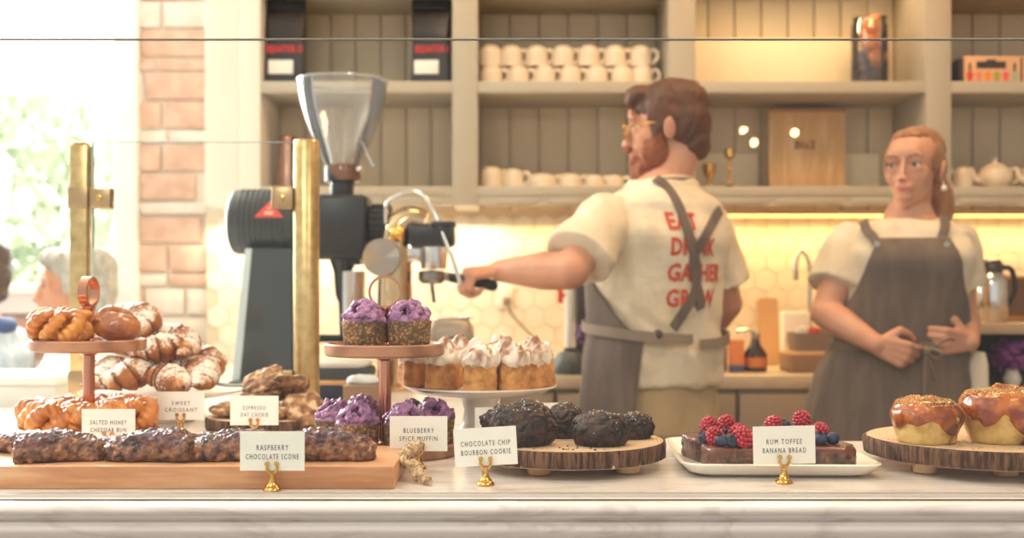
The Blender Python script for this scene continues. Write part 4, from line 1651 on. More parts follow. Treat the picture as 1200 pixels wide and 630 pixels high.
def blueberry_mesh():
    m = MB(); m.lathe([(.0002, -.0085), (.004, -.0078), (.008, -.004), (.0095, .0), (.0085, .0042), (.0055, .0072), (.0040, .0078), (.0038, .0088), (.0034, .0088), (.003, .007), (.0002, .0066)], 24, cap=False)
    return m.mesh('blueberry')


rme, bme = raspberry_mesh(), blueberry_mesh()
RB = [(831, 499, 1.615, 'raspberry at the top left of the berry heap on the left bread'), (851, 497, 1.635, 'raspberry at the very top of the left berry heap'),
      (866, 507, 1.625, 'raspberry at the upper right of the left berry heap'), (838, 516, 1.590, 'upright raspberry at the front left of the left berry heap'),
      (864, 510, 1.600, 'raspberry in the middle of the left berry heap above the blueberries'), (871, 521, 1.570, 'largest front raspberry, right of the blueberries on the left bread'),
      (906, 498, 1.645, 'raspberry peeking over the left half of the rum toffee card'), (940, 492, 1.645, 'raspberry on top of the heap behind the rum toffee card'),
      (961, 506, 1.610, 'raspberry beside the right edge of the rum toffee card'), (983, 543, 1.578, 'raspberry fallen on the tray before the right bread')]
BL = [(826, 512, 1.600, 'blueberry at the left of the left berry heap'), (848, 509, 1.615, 'blueberry between the raspberries of the left berry heap'),
      (846, 523, 1.568, 'front blueberry in the left berry heap, left of a pair'), (857, 524, 1.566, 'front blueberry in the left berry heap beside the largest raspberry'),
      (881, 516, 1.600, 'blueberry at the left edge of the rum toffee card'), (919, 499, 1.66, 'blueberry just showing over the rum toffee card'),
      (962, 521, 1.585, 'blueberry beside the right edge of the rum toffee card'), (976, 517, 1.590, 'blueberry at the right end of the berries on the right bread'), (955, 515, 1.60, 'blueberry half hidden by the right edge of the rum toffee card')]
rr = random.Random(4)
ztop = tz + BH_
for k, (px, py, y, lb) in enumerate(RB):
    s = 1.06 if k != 5 else 1.18
    p = at(px, py, y)
    p.z = max(p.z, (ztop if k != 9 else tz + .004) + .0105 * s)
    o = single('raspberry', rme, RASP, lb, 'raspberry', p, 0, 'raspberries on the banana bread')
    o.rotation_euler = (rr.uniform(-.5, .6), rr.uniform(-.6, .6), rr.uniform(0, 6))
    if k == 9:
        o.rotation_euler = (0.2, 1.5, .5)
    o.scale = (s, s, s)
for k, (px, py, y, lb) in enumerate(BL):
    p = at(px, py, y)
    p.z = max(p.z, ztop + .0088)
    o = single('blueberry', bme, BLUE, lb, 'blueberry', p, 0, 'blueberries on the banana bread')
    o.rotation_euler = (rr.uniform(-1.2, 1.2), rr.uniform(-.9, .9), 0)

# ------------------------------------------------------------------ sticky buns on the large log slice
YEL = mat('pale_yellow_dough', '#e0bd74', 0.6, c2='#b37a34', ns=34, lo=.45, hi=.7, attr='swirl', c3='#6a3216', bump=.25, bs=120)
GLA = mat('amber_glaze', '#cb7026', 0.26, c2='#8a3a10', ns=38, lo=.4, hi=.6, coat=.6, sss=.08, attr='pale', c3='#5c2810', bump=.2, bs=90)
SUG = mat('raw_sugar', '#b98a48', 0.5, c2='#d9b87c', ns=300)


def sticky(px, y, w, d, hh, seed, rz, label):
    x = ax(px, y)
    z0 = TOP + RSF + RSH + .0008
    t = thing('sticky_bun', label, 'bun', (x, y, z0), math.radians(rz), 'sticky buns on the large log slice')
    off = Vector((seed * 2.2, seed, 0))
    m = MB()
    hb = hh * .62
    m.loft([[(q[0], q[1], z) for q in rrect(w * s, d * s, min(w, d) * s * .42, 8)] for s, z in ((.72, 0), (.77, .003), (.86, hb * .45), (.95, hb), (.7, hb * 1.15))])
    me = remesh(m, .002, 2)
    displace(me, lambda p, n: (.0022 * fbm(p + off, 32, 3)) * (0 if p.z < .001 else 1))

    def sw(p, n):
        a = math.atan2(p.y, p.x)
        c = 0.0
        for a0 in (-1.05, .9, 2.6):
            dd = abs((a - a0 - (p.z / hh - .3) * .5 + PI) % (2 * PI) - PI)
            c = max(c, 1 - dd * 5.5)
        return max(0, min(1, c + .5 * fbm(p + off, 40, 3)))
    attr(me, 'swirl', sw)
    obj('dough', me, YEL, t, sharp=0)
    m = MB()
    def low(q):
        return hb * (.08 + .70 * max(-.45, min(.6, noise.noise(Vector((q[0] * 26 + seed * 3, q[1] * 26, seed))) + .25 * noise.noise(Vector((q[0] * 70, q[1] * 70, seed))))))
    m.loft([[(q[0], q[1], z + low(q) * e) for q in rrect(w * s, d * s, min(w, d) * s * .46, 8)] for s, z, e in ((.80, hb * .50, 1), (.955, hb * .50, 1), (1.0, hb * .75, .5), (1.02, hb * 1.0, .15), (1.0, hh * .74, 0), (.90, hh * .87, 0), (.70, hh * .96, 0), (.4, hh, 0))])
    rr = random.Random(seed)
    for k in range(0):                                   # drips over the rim
        a = 2 * PI * k / 9 + rr.uniform(-.25, .25)
        ex, ey = w * .46 * math.cos(a), d * .46 * math.sin(a)
        m.cap((ex, ey, hb * .9), .0105, (ex * .96, ey * .96, hb * rr.uniform(.42, .75)), .008)
    # coil of dough
    p = []
    for j in range(22):
        a = j * .52 + seed
        q = .47 - .019 * j
        p.append((w * q * .9 * math.cos(a), d * q * .9 * math.sin(a), hh * (.80 + .009 * j)))
    m.tube(smoothpath(p, 3), .0075, 10)
    me = remesh(m, .0019, 2)
    displace(me, lambda p, n: .0022 * fbm(p + off, 38, 3) - .0030 * max(0, 1 - abs(p.x * .8 + p.y * .3 - .004 * math.sin(p.z * 90) - .006) * 150) * (1 if p.y < 0 else 0))
    attr(me, 'pale', lambda p, n: max(0, min(.9, 1.4 - abs(p.x - .012 - p.z * .25 + .006 * math.sin(p.z * 120)) * 120)) * (1 if p.y < 0 and p.z < hh * .9 else 0) + max(0, .7 * fbm(p + off, 30, 3) - .1))
    obj('glaze', me, GLA, t, sharp=0)
    bv = BVHTree.FromPolygons([v.co.copy() for v in me.vertices], [tuple(q.vertices) for q in me.polygons])
    s = MB()
    for k in range(700):
        a, q = rr.uniform(0, 2 * PI), math.sqrt(rr.random()) * .44
        hit = bv.ray_cast(Vector((w * q * math.cos(a), d * q * math.sin(a), .3)), Vector((0, 0, -1)))
        if hit[0] and hit[1].z > .35:
            e = rr.uniform(.0007, .0016)
            s.box((0, 0, 0), (e * 1.4, e * 1.1, e), M=tr(*hit[0]) @ rot(rr.uniform(0, 90), rr.uniform(0, 90), rr.uniform(0, 90)))
    o = obj('sugar_topping', s, SUG, t, smooth=False); o['kind'] = 'stuff'


sticky(1086, 1.60, .094, .088, .060, 2, 12, 'smaller glazed sticky bun at the left of the large log slice')
sticky(1177, 1.605, .118, .100, .073, 5, -8, 'larger glazed sticky bun on the log slice at the edge of the frame')
rr = random.Random(12); m = MB()
for k in range(520):
    s = rr.uniform(.0006, .0014)
    a, q = rr.uniform(0, 2 * PI), math.sqrt(rr.random()) * RSR * .92
    x, y = RSX + q * math.cos(a), RSY + q * math.sin(a)
    if y < 1.66:
        m.box((x, y, TOP + RSF + RSH + s * .5 + .0004), (s * 1.4, s * 1.2, s))
single('sugar_crumbs', m, SUG, 'raw sugar crumbs scattered on the large log slice', 'sugar', world_base=(RSX, RSY - .08, TOP + RSF + RSH), smooth=False)['kind'] = 'stuff'
# ------------------------------------------------------------------ coffee grinder
GY = 3.05
gx = ax(320, GY)
t = thing('coffee_grinder', 'large black coffee grinder with clear cone hopper behind the brass post', 'coffee grinder', (gx, GY, TOP))


def gX(px):
    return ax(px, GY) - gx


def gZ(py):
    return EYE - (py - HYP) / FPX * GY - TOP


MOT = mat('black_motor', '#27292b', 0.42)
m = MB()
zc = gZ(260)
m.lathe([(.001, 0), (.070, 0), (.080, .006), (.084, .016), (.084, .20), (.080, .205), (.001, .206)], 48, M=tr(gX(272), 0, zc) @ rot(0, 90, 0))
for k in range(9):
    m.lathe([(.0845, 0), (.0862, .002), (.0862, .004), (.0845, .006)], 48, M=tr(gX(272) + .03 + k * .014, 0, zc) @ rot(0, 90, 0), cap=False)
obj('motor_housing', m, MOT, t)
m = MB()
m.box(((gX(345) + gX(433)) / 2, 0, (gZ(230) + gZ(304)) / 2), (gX(433) - gX(345), .15, gZ(230) - gZ(304)), 0, .012, seg=3)
obj('burr_housing', m, BLACK, t)
m = MB()
yb = .095
m.loft([[(gX(289), -yb, 0), (gX(352), -yb, 0), (gX(352), yb, 0), (gX(289), yb, 0)], [(gX(302), -yb * .8, gZ(292)), (gX(352), -yb * .8, gZ(292)), (gX(352), yb * .8, gZ(292)), (gX(302), yb * .8, gZ(292))]])
m.box((gX(340), 0, .012), (.26, .26, .024), 0, .006)
obj('stand', m, mat('black_stand', '#2a3034', 0.4), t, sharp=30)
m = MB()
m.loft([[(gX(281), -yb, 0), (gX(290), -yb * 1.02, 0), (gX(290), yb, 0), (gX(281), yb, 0)], [(gX(295), -yb * .8, gZ(292)), (gX(303), -yb * .82, gZ(292)), (gX(303), yb * .8, gZ(292)), (gX(295), yb * .8, gZ(292))]])
obj('side_trim', m, mat('pale_blue_metal', '#b9c6cc', 0.35, .6), t, sharp=30)
m = MB()
m.lathe([(.001, 0), (.044, 0), (.05, .006), (.05, .058), (.046, .062), (.001, .063)], 40, M=tr(gX(432), 0, gZ(263)) @ rot(0, 90, 0))
for k in range(20):
    a = 2 * PI * k / 20
    m.box((0, .0495 * math.cos(a), .0495 * math.sin(a)), (.05, .007, .007), M=tr(gX(432) + .032, 0, gZ(263)) @ rot(math.degrees(a) * 0), bev=.001)
obj('grind_dial', m, DARK, t)
# hopper
hx = gX(401)
m = MB(); m.lathe([(.030, gZ(236)), (.032, gZ(214)), (.046, gZ(213)), (.046, gZ(196)), (.04, gZ(194))], 32, c=(hx, 0, 0))
obj('hopper_neck', m, BLACK, t)
m = MB(); m.lathe([(.0462, gZ(212)), (.047, gZ(205)), (.047, gZ(195)), (.0462, gZ(194))], 32, c=(hx + .002, 0, 0), cap=False)
m.lathe([(.001, gZ(205)), (.041, gZ(204)), (.043, gZ(194)), (.001, gZ(193))], 32, c=(hx, 0, 0))
obj('amber_collar', m, mat('amber_collar', '#6e4426', 0.25, coat=.5), t)
z0, z1 = gZ(197), gZ(97)
prof = []
for k in range(22):
    u = k / 21
    prof.append((.044 + .073 * math.sin(u * PI / 2 * .94) ** 1.12, z0 + (z1 - z0) * u))
inner = [(r - .0035, z) for r, z in reversed(prof)]
m = MB(); m.lathe(prof + [(prof[-1][0] + .002, z1 + .002), (prof[-1][0] - .003, z1 + .002)] + inner, 56, c=(hx, 0, 0), cap=False)
ho = obj('hopper', m, HOPPER, t)
m = MB(); m.lathe([(prof[-1][0] - .003, z1), (prof[-1][0] + .003, z1), (prof[-1][0] + .003, z1 + .006), (prof[-1][0] - .003, z1 + .006)], 56, c=(hx, 0, 0), cap=False)
obj('hopper_rim', m, glass_mat('rim_glass', (.9, .9, .9, 1), 2.2, haze=.25), ho)
m = MB(); m.tube([(hx + .055, -.04, gZ(168)), (hx + .088, -.05, gZ(197))], .0035, 8)
m.ell((hx + .05, -.04, gZ(200)), .010)
obj('shutter_lever', m, CHROME, t)
# chute and dosing cup
m = MB(); m.lathe([(.014, gZ(352)), (.020, gZ(345)), (.024, gZ(318)), (.034, gZ(306)), (.034, gZ(300))], 28, c=(gX(404), -.03, 0))
m.box((gX(412), -.02, gZ(306)), (.06, .07, .02), 0, .004)
obj('chute', m, BLACK, t)
m = MB(); m.lathe([(.001, gZ(392)), (.030, gZ(392)), (.038, gZ(318)), (.0365, gZ(318)), (.029, gZ(389)), (.001, gZ(389))], 36, c=(gX(413), -.02, 0), cap=False)
obj('dosing_cup', m, CHROME, t)
m = MB(); m.tube([(gX(350), 0, gZ(396)), (gX(430), -.02, gZ(396))], .010, 10); m.lathe([(.036, gZ(396)), (.036, gZ(392.5)), (.001, gZ(392.5))], 30, c=(gX(413), -.02, 0))
obj('fork', m, DARK, t)
# red warning triangle on the motor
yf = -math.sqrt(.0866 ** 2 - (gZ(246) - zc) ** 2) - .0015
m = MB()
tri = []
for (px, py) in ((306, 257), (340, 257), (323, 238.5)):
    z = gZ(py) - zc
    tri.append((gX(px), z))
N = 10
rows = []
for k in range(N + 1):
    u = k / N
    z = tri[0][1] + (tri[2][1] - tri[0][1]) * u
    xa = tri[0][0] + (tri[2][0] - tri[0][0]) * u
    xb = tri[1][0] + (tri[2][0] - tri[1][0]) * u
    y = -math.sqrt(max(.0868 ** 2 - z * z, 0)) - .0006
    rows.append([(xa, y, zc + z), (xb, y, zc + z)])
m.loft(rows, closed=False)
o = obj('warning_label', m, mat('red_label', '#d8452f', 0.5), t)
m = MB(); z = gZ(252) - zc; y = -math.sqrt(.0868 ** 2 - z * z) - .0016
m.box((gX(323), y, zc + z), (.022, .001, .007)); m.box((gX(323), y + .004, zc + z + .011), (.006, .001, .008))
obj('label_print', m, mat('pink_print', '#f0c4b4', 0.6), o)

# ------------------------------------------------------------------ espresso tap with steam pipe
EY = 2.93
ex = ax(455, EY)
t = thing('espresso_tap', 'chrome and black espresso tap with steam pipe that the bearded man works', 'espresso machine', (ex, EY, TOP))


def eX(px):
    return ax(px, EY) - ex


def eZ(py):
    return EYE - (py - HYP) / FPX * EY - TOP


WARM = mat('warm_polished_steel', '#c4a882', 0.18, 1.0)
m = MB()
m.tube(smoothpath([(eX(463), .0, 0), (eX(463), .0, eZ(380)), (eX(463), .0, eZ(320)), (eX(466), .0, eZ(275)), (eX(480), .0, eZ(258)), (eX(498), .0, eZ(262))], 6), [.046] * 8 + [.044 - .0005 * k for k in range(23)], 24)
m.lathe([(.001, 0), (.062, 0), (.062, .010), (.05, .018), (.001, .018)], 36, c=(eX(463), .0, 0))
obj('column', m, WARM, t)
m = MB()
m.lathe([(.001, 0), (.047, 0), (.047, .003), (.0455, .006), (.001, .0065)], 48, M=tr(eX(450), -.055, eZ(302)) @ rot(90))
m.lathe([(.044, 0), (.047, .002), (.047, .035), (.001, .036)], 48, M=tr(eX(450), -.02, eZ(302)) @ rot(90))
DISC, nt, b, oc = tex_mat('spun_steel', r=.28, m=1.0)
b.inputs['Base Color'].default_value = H('#a79c92')
b.inputs['Anisotropic'].default_value = .85
tg = nt.nodes.new('ShaderNodeTangent'); tg.direction_type = 'RADIAL'; tg.axis = 'Y'
nt.links.new(tg.outputs[0], b.inputs['Tangent'])
obj('round_cap', m, DISC, t)
m = MB()
m.box((eX(507), 0, eZ(276)), (eX(534) - eX(480), .11, eZ(263) - eZ(290)), 0, .014, seg=3)
m.box((eX(521), -.01, eZ(264)), (eX(536) - eX(508), .10, .014), 0, .005)
m.box((eX(531), -.01, eZ(276)), (.012, .10, .05), 0, .004)
obj('group_head', m, BLACK, t)
m = MB()
m.lathe([(.001, eZ(316)), (.032, eZ(315)), (.036, eZ(300)), (.036, eZ(288)), (.03, eZ(286))], 40, c=(eX(508), 0, 0))
m.box((eX(484), 0, eZ(296)), (.045, .05, .05), 0, .01)
obj('group_collar', m, CHROME, t)
m = MB()
m.lathe([(.001, eZ(333)), (.026, eZ(332)), (.034, eZ(328)), (.034, eZ(318)), (.030, eZ(317)), (.001, eZ(316.5))], 40, c=(eX(506), 0, 0))
m.box((eX(520), 0, eZ(324)), (.03, .024, .02), 0, .004)
pf = obj('portafilter', m, mat('dark_chrome', '#8d857e', .22, 1.0), t)
m = MB(); m.cap((eX(524), .01, eZ(324)), .0115, (eX(577), .035, eZ(334)), .0145)
obj('portafilter_handle', m, DARK, pf)
m = MB(); m.tube([(eX(506), 0, eZ(332)), (eX(509), -.004, eZ(354))], .0045, 8)
obj('spout', m, DARK, pf)
m = MB()
m.tube(smoothpath([(eX(453), -.02, eZ(262)), (eX(455), -.03, eZ(240)), (eX(470), -.035, eZ(229)), (eX(490), -.04, eZ(226)), (eX(505), -.045, eZ(240)), (eX(519), -.05, eZ(272)), (eX(531), -.055, eZ(302)), (eX(541), -.06, eZ(333))], 7), .0052, 12)
obj('steam_pipe', m, CHROME, t)
m = MB(); m.tube(smoothpath([(eX(462), -.0, eZ(262)), (eX(470), -.01, eZ(248)), (eX(484), -.01, eZ(248)), (eX(492), -.01, eZ(266))], 6), .0038, 10)
obj('water_pipe', m, CHROME, t)
m = MB(); m.ell((eX(468), -.03, eZ(275)), (.024, .02, .022))
obj('brass_joint', m, GOLD, t)

# small grey scale-shaped grinder standing beside the tap
t = thing('tamping_machine', 'rounded grey machine with dark round port beside the espresso tap', 'machine', (ax(528, 3.1), 3.1, TOP))
m = MB()
m.loft([[(x, y, z) for x, y in rrect(.125 * s, .11 * s, .03, 8)] for s, z in ((.9, 0), (1, .01), (1, .125), (.97, .150), (.86, .168), (.6, .178))])
m.box((-.045, 0, .15), (.05, .07, .04), 0, .012)
obj('body', m, mat('warm_grey_metal', '#a79a8a', 0.4, .3), t)
m = MB(); m.lathe([(.001, 0), (.016, 0), (.019, .002), (.019, .006), (.001, .006)], 28, M=tr(.012, -.0545, .11) @ rot(90))
obj('round_port', m, DARK, t)
m = MB(); m.lathe([(.03, 0), (.03, .004), (.02, .006), (.001, .006)], 24, c=(.03, -.0, .176))
obj('top_plate', m, STEEL, t)

# things stored on the counter under the stands
NAVY = mat('navy_cloth', '#23283a', 0.8)
t = thing('folded_cloths', 'stack of navy and pale folded cloths on the counter beneath the grinder', 'cloth', (ax(402, 2.72), 2.72, TOP))
for k, (w, h, z, c) in enumerate(((.155, .034, 0, NAVY), (.145, .012, .0345, mat('tan_cloth', '#c4946a', .8)), (.15, .026, .047, mat('dark_grey_cloth', '#3a3a40', .8)), (.13, .012, .0735, mat('pale_grey_cloth', '#b7b2aa', .8)))):
    m = MB(); m.loft([[(x + .004 * math.sin(k * 2), y, z + q) for x, y in rrect(w * s, .13 * s, .02, 6)] for s, q in ((.95, 0), (1, h * .3), (1, h * .75), (.95, h))])
    obj('cloth', m, c, t)
t = thing('wooden_box', 'small brown wooden box with crumpled paper on the counter behind the muffins', 'box', (ax(428, 2.5), 2.5, TOP))
m = MB(); m.box((0, 0, .025), (.085, .07, .05), 0, .003)
obj('box', m, mat('brown_box', '#8a6a50', .6), t)
m = MB(); m.ell((0, 0, 0), (.04, .03, .014))
me = displace(m.mesh('crumpled_paper'), lambda p, n: .006 * fbm(p, 50, 3))
obj('crumpled_paper', me, mat('grey_paper', '#b9bcbc', .8), t, (.0, 0, .056))

# ------------------------------------------------------------------ back counter with cabinets
BY = 3.425
t = thing('back_worktop', 'long pale worktop running along the tiled back wall', 'worktop', (.15, 3.7, .88))
m = MB(); m.bx(-1.10 , 1.06, -.27, .28, 0, .04, 0, .004)
obj('slab', m, mat('pale_stone', '#d9c8ae', .35, c2='#cdb99b', ns=8), t)
for k in range(4):
    x0 = -.94 + k * .535
    x1 = x0 + .53
    c = thing('base_cabinet', ['taupe base cabinet behind the muffin stand', 'taupe base cabinet below the small white box', 'taupe base cabinet behind the bearded man', 'taupe base cabinet with round dark knob beside the woman'][k], 'cabinet', ((x0 + x1) / 2, 3.7, 0), 0, 'taupe base cabinets under the worktop')
    w = x1 - x0
    m = MB(); m.bx(-w / 2, w / 2, -.25, .25, .08, .88); m.bx(-w / 2, w / 2, -.2, .25, 0, .08)
    obj('carcass', m, TAUPE, c)
    for s in (-1, 1):
        m = MB(); m.bx(min(s * .004, s * (w / 2 - .003)), max(s * .004, s * (w / 2 - .003)), -.27, -.2505, .10, .865, 0, .003)
        d = obj('door', m, TAUPE, c)
        m = MB(); m.lathe([(.006, 0), (.006, .012), (.014, .015), (.014, .022), (.001, .024)], 20, M=tr(s * .035, -.27, .80) @ rot(90))
        obj('knob', m, DARK, d)

OY = 3.985
t = thing('wall_outlet', 'cream wall outlet on the tiles below the man\'s forearm', 'outlet', (ax(592, 3.98), 3.9815, EYE - 6 / FPX * 3.98))
m = MB(); m.box((0, 0, 0), (.055, .005, .085), 0, .002)
obj('plate', m, CREAM, t)
m = MB(); m.box((.006, -.014, -.02), (.026, .024, .028), 0, .004)
obj('plug', m, mat('tan_plug', '#8a6f52', .5), t)
m = MB(); m.tube(smoothpath([at(594, 352, 3.955), at(600, 368, 3.94), at(614, 384, 3.92), at(630, 400, 3.9), at(636, 412, 3.88), at(640, 426, 3.86)], 7), .0042, 8)
single('power_cord', m, mat('grey_cord', '#7d6f60', .5), 'thin grey power cord hanging from the wall outlet down to the worktop', 'cord', world_base=tuple(at(594, 352, 3.955)))
t = thing('storage_box', 'small cream lidded box on the back worktop behind the meringue cakes', 'box', (ax(620, 3.75), 3.75, TOP))
m = MB(); m.box((0, 0, .03), (.10, .09, .06), 0, .006)
obj('box', m, CREAM, t)
m = MB(); m.box((0, 0, .0645), (.106, .096, .009), 0, .003); m.box((-.01, 0, .072), (.04, .012, .008), 0, .003)
obj('lid', m, WHITE, t)

# coffee brewer half hidden by the man
t = thing('coffee_brewer', 'dark coffee brewer with white upright standing left of the bearded man', 'coffee brewer', (ax(688, 3.62), 3.62, TOP))
s_ = 3.62 / FPX
m = MB(); m.box((.03, 0, .235), (.14, .2, .19), 0, .012); m.box((.03, .06, .08), (.13, .08, .14), 0, .01); m.box((.02, 0, .0125), (.15, .22, .025), 0, .006)
obj('body', m, mat('dark_brewer', '#3b2f30', .35), t)
m = MB(); m.box((-.058, -.04, .165), (.024, .05, .33), 0, .005)
obj('white_upright', m, WHITE, t)
m = MB(); m.box((-.085, -.05, .235), (.016, .02, .05), 0, .004, M=rot(0, 0, 0)); m.box((-.073, -.05, .235), (.014, .014, .012), 0, .002)
obj('red_tap', m, mat('red_tap', '#d9481f', .4), t)
m = MB(); m.lathe([(.03, .026), (.042, .05), (.046, .09), (.03, .125), (.032, .135), (.029, .135), (.027, .125), (.001, .03)], 28, c=(.028, -.04, 0), cap=False)
obj('glass_server', m, mat('dark_server', '#4a3a30', .15, coat=.5), t)
m = MB(); m.lathe([(.02, 0), (.02, .02), (.001, .022)], 20, c=(.012, -.05, .14))
obj('brass_cap', m, GOLD, t)


def flower(name, label, loc, stem, seed, hue, r=.045):
    t = thing(name, label, 'flower', loc)
    rr = random.Random(seed)
    m = MB(); m.tube(smoothpath([(0, 0, 0.01), (.004, 0, stem * .5), (0, 0, stem)], 4), .003, 8)
    obj('stem', m, mat('green_stem', '#5c6a3c', .6), t)
    m = MB()
    for k in range(90):
        d = Vector((rr.gauss(0, 1), rr.gauss(0, 1), rr.gauss(0, 1))).normalized()
        p = d * r * rr.uniform(.55, 1)
        q = d.to_track_quat('Z', 'Y').to_matrix().to_4x4()
        m.ell((p.x, p.y, p.z + stem), (r * .26, r * .18, r * .10), M=q @ rot(rr.uniform(-40, 40), rr.uniform(-40, 40), 0), nu=8, nv=6)
    obj('bloom', m, hue, t)
    m = MB(); m.lathe([(.001, 0), (.02, 0), (.026, .015), (.018, .04), (.014, .05), (.012, .05), (.001, .02)], 20, cap=False)
    obj('vase', m, CERAMIC, t)


flower('potted_flower', 'small purple flower in a vase in front of the coffee brewer', (ax(687, 3.48), 3.48, TOP), .12, 3, mat('violet_petal', '#6d4a78', .6), .035)
t = thing('dark_bowl', 'dark grey upturned bowl on the worktop edge left of the bearded man', 'bowl', (ax(682, 3.47) - .012, 3.535, TOP))
t.location = (ax(668, 3.50), 3.50, TOP)
m = MB(); m.lathe([(.058, 0), (.06, .004), (.052, .04), (.034, .066), (.001, .074)], 32)
obj('bowl', m, mat('slate_glaze', '#4a4f4c', .35), t)
m = MB(); m.lathe([(.02, .072), (.02, .078), (.001, .079)], 20)
obj('foot_ring', m, mat('slate_glaze_dark', '#3c403e', .4), t)

# bottles right of the man
t = thing('syrup_bottle', 'slim dark red bottle on the back worktop just right of the bearded man', 'bottle', (ax(843, 3.6), 3.6, TOP), 0, 'bottles on the back worktop')
m = MB(); m.lathe([(.001, 0), (.022, 0), (.024, .004), (.024, .08), (.010, .105), (.009, .135), (.001, .136)], 24)
obj('body', m, mat('red_bottle', '#9c2a26', .25, coat=.4), t)
m = MB(); m.lathe([(.011, .128), (.011, .146), (.001, .147)], 18)
obj('cap', m, STEEL, t)
t = thing('amber_bottle', 'dark amber bottle with chrome pourer on the back worktop beside the cutting board', 'bottle', (ax(885, 3.6), 3.6, TOP), 0, 'bottles on the back worktop')
m = MB(); m.lathe([(.001, 0), (.034, 0), (.037, .004), (.037, .055), (.016, .085), (.013, .108), (.001, .109)], 28)
obj('body', m, mat('amber_bottle', '#3a2012', .15, coat=.6), t)
m = MB(); m.lathe([(.015, .104), (.017, .108), (.015, .122), (.001, .123)], 20); m.tube(smoothpath([(0, 0, .12), (-.02, 0, .128), (-.05, 0, .126), (-.056, 0, .118)], 5), .0045, 8)
obj('pourer', m, CHROME, t)
m = MB(); m.lathe([(.0374, .015), (.0374, .045)], 28, cap=False)
obj('paper_label', m, mat('amber_label', '#c8783a', .6), t)
t = thing('orange_carton', 'small orange carton with blue base between the red and amber bottles', 'carton', (ax(863, 3.58), 3.58, TOP))
m = MB(); m.box((0, 0, .05), (.042, .04, .10), 0, .003)
obj('carton', m, mat('orange_card', '#d9854a', .6), t)
m = MB(); m.box((0, 0, .012), (.0435, .0415, .022), 0, .002)
obj('band', m, mat('slate_blue_band', '#4d5673', .6), t)
t = thing('cutting_board', 'tall tan cutting board leaning on the hexagon tiles between the baristas', 'cutting board', (ax(903, 3.88), 3.88, TOP))
m = MB(); m.prism([(x, y) for x, y in rrect(.068, .225, .012, 5)], -.008, .008, M=tr(0, .03, .113) @ rot(78, 0, 0))
obj('board', m, mat('tan_board', '#c49a68', .6), t)
t = thing('tap', 'tall chrome gooseneck tap in front of the glowing tiles', 'tap', (ax(949, 3.85), 3.85, TOP))
zz = lambda py: EYE - (py - HYP) / FPX * 3.85 - TOP
xx = lambda px: ax(px, 3.85) - ax(949, 3.85)
m = MB(); m.tube(smoothpath([(0, 0, 0), (0, 0, zz(360)), (0, 0, zz(320)), (xx(947), 0, zz(303)), (xx(940), 0, zz(294)), (xx(934), 0, zz(300)), (xx(932.5), 0, zz(315)), (xx(932.5), 0, zz(328))], 7), .0075, 14)
m.lathe([(.02, 0), (.02, .006), (.012, .01), (.001, .01)], 20)
obj('neck', m, CHROME, t)
m = MB(); m.lathe([(.009, zz(328)), (.010, zz(318)), (.009, zz(314))], 16, c=(xx(932.5), 0, 0)); m.tube([(.0, -.006, .05), (.045, -.02, .065)], .005, 8)
obj('nozzle_and_lever', m, STEEL, t)
t = thing('wooden_crate', 'low wooden crate holding cloths on the back worktop beside the woman', 'crate', (ax(955, 3.62), 3.62, TOP))
m = MB(); m.box((0, 0, .03), (.185, .16, .06), 0, .004)
obj('crate', m, mat('brown_crate', '#8c6b4e', .65), t)
m = MB(); m.bx(-.094, .094, -.082, .082, .052, .064, 0, .003)
obj('rim', m, mat('light_rim', '#d0a673', .6), t)
t = thing('cloth_bin', 'dark grey soft bin stacked on the wooden crate beside the woman', 'bin', (ax(957, 3.62), 3.62, TOP + .0645))
m = MB(); m.loft([[(x, y, z) for x, y in rrect(.165 * s, .14 * s, .03, 6)] for s, z in ((.94, 0), (.98, .03), (1, .055), (.95, .055), (.9, .03))])
obj('bin', m, mat('felt_grey', '#84705f', .85), t)
for k, (x, y, c, lb) in enumerate(((-.05, -.02, '#c9c2b8', 'pale'), (-.015, -.03, '#b23a3c', 'red'), (.02, -.02, '#8e7a5c', 'olive'), (.05, .0, '#d9cbb4', 'cream'))):
    m = MB(); m.ell((x, y, .055), (.022, .026, .020))
    me = displace(m.mesh('rolled_cloth'), lambda p, n: .005 * fbm(p, 60, 3))
    tag(obj('rolled_cloth', me, mat(lb + '_cloth', c, .8), t), lb + ' rolled cloth')
t = thing('paper_pack', 'white paper pack standing on the worktop behind the dark bin', 'pack', (ax(931, 3.79), 3.79, TOP))
m = MB(); m.box((0, 0, .09), (.085, .05, .18), 0, .006)
obj('pack', m, mat('white_pack', '#f3ead8', .6), t)
m = MB(); m.box((0, -.0255, .09), (.07, .001, .02), 0)
obj('wrap_band', m, mat('pale_band', '#d9cdb8', .6), t)

# ------------------------------------------------------------------ side unit with flask at the right
SZ = 1.078
t = thing('shelf_unit', 'open taupe shelf unit with dark interior at the right edge', 'shelf unit', (1.62, 3.5, 0))
m = MB(); m.bx(-.40, .5, -.26, .28, SZ - .03, SZ, 0, .003)
obj('unit_top', m, mat('taupe_top', '#b79b78', .4), t)
m = MB(); m.bx(-.385, -.325, -.245, .28, 0, SZ - .03, 0, .002)
obj('side_panel', m, TAUPE, t)
m = MB(); m.bx(.44, .49, -.245, .28, 0, SZ - .03, 0, .002)
obj('side_panel', m, TAUPE, t)
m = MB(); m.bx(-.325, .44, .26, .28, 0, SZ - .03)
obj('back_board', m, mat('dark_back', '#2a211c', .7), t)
for zt_ in (.90, .55, .1):
    m = MB(); m.bx(-.325, .44, -.22, .26, zt_ - .065 if zt_ == .9 else zt_ - .03, zt_, 0, .002)
    obj('inner_shelf', m, mat('tan_shelf', '#a07a4e', .55), t)
BOT = mat('black_bottle', '#17120f', .25, coat=.3)
bt = None
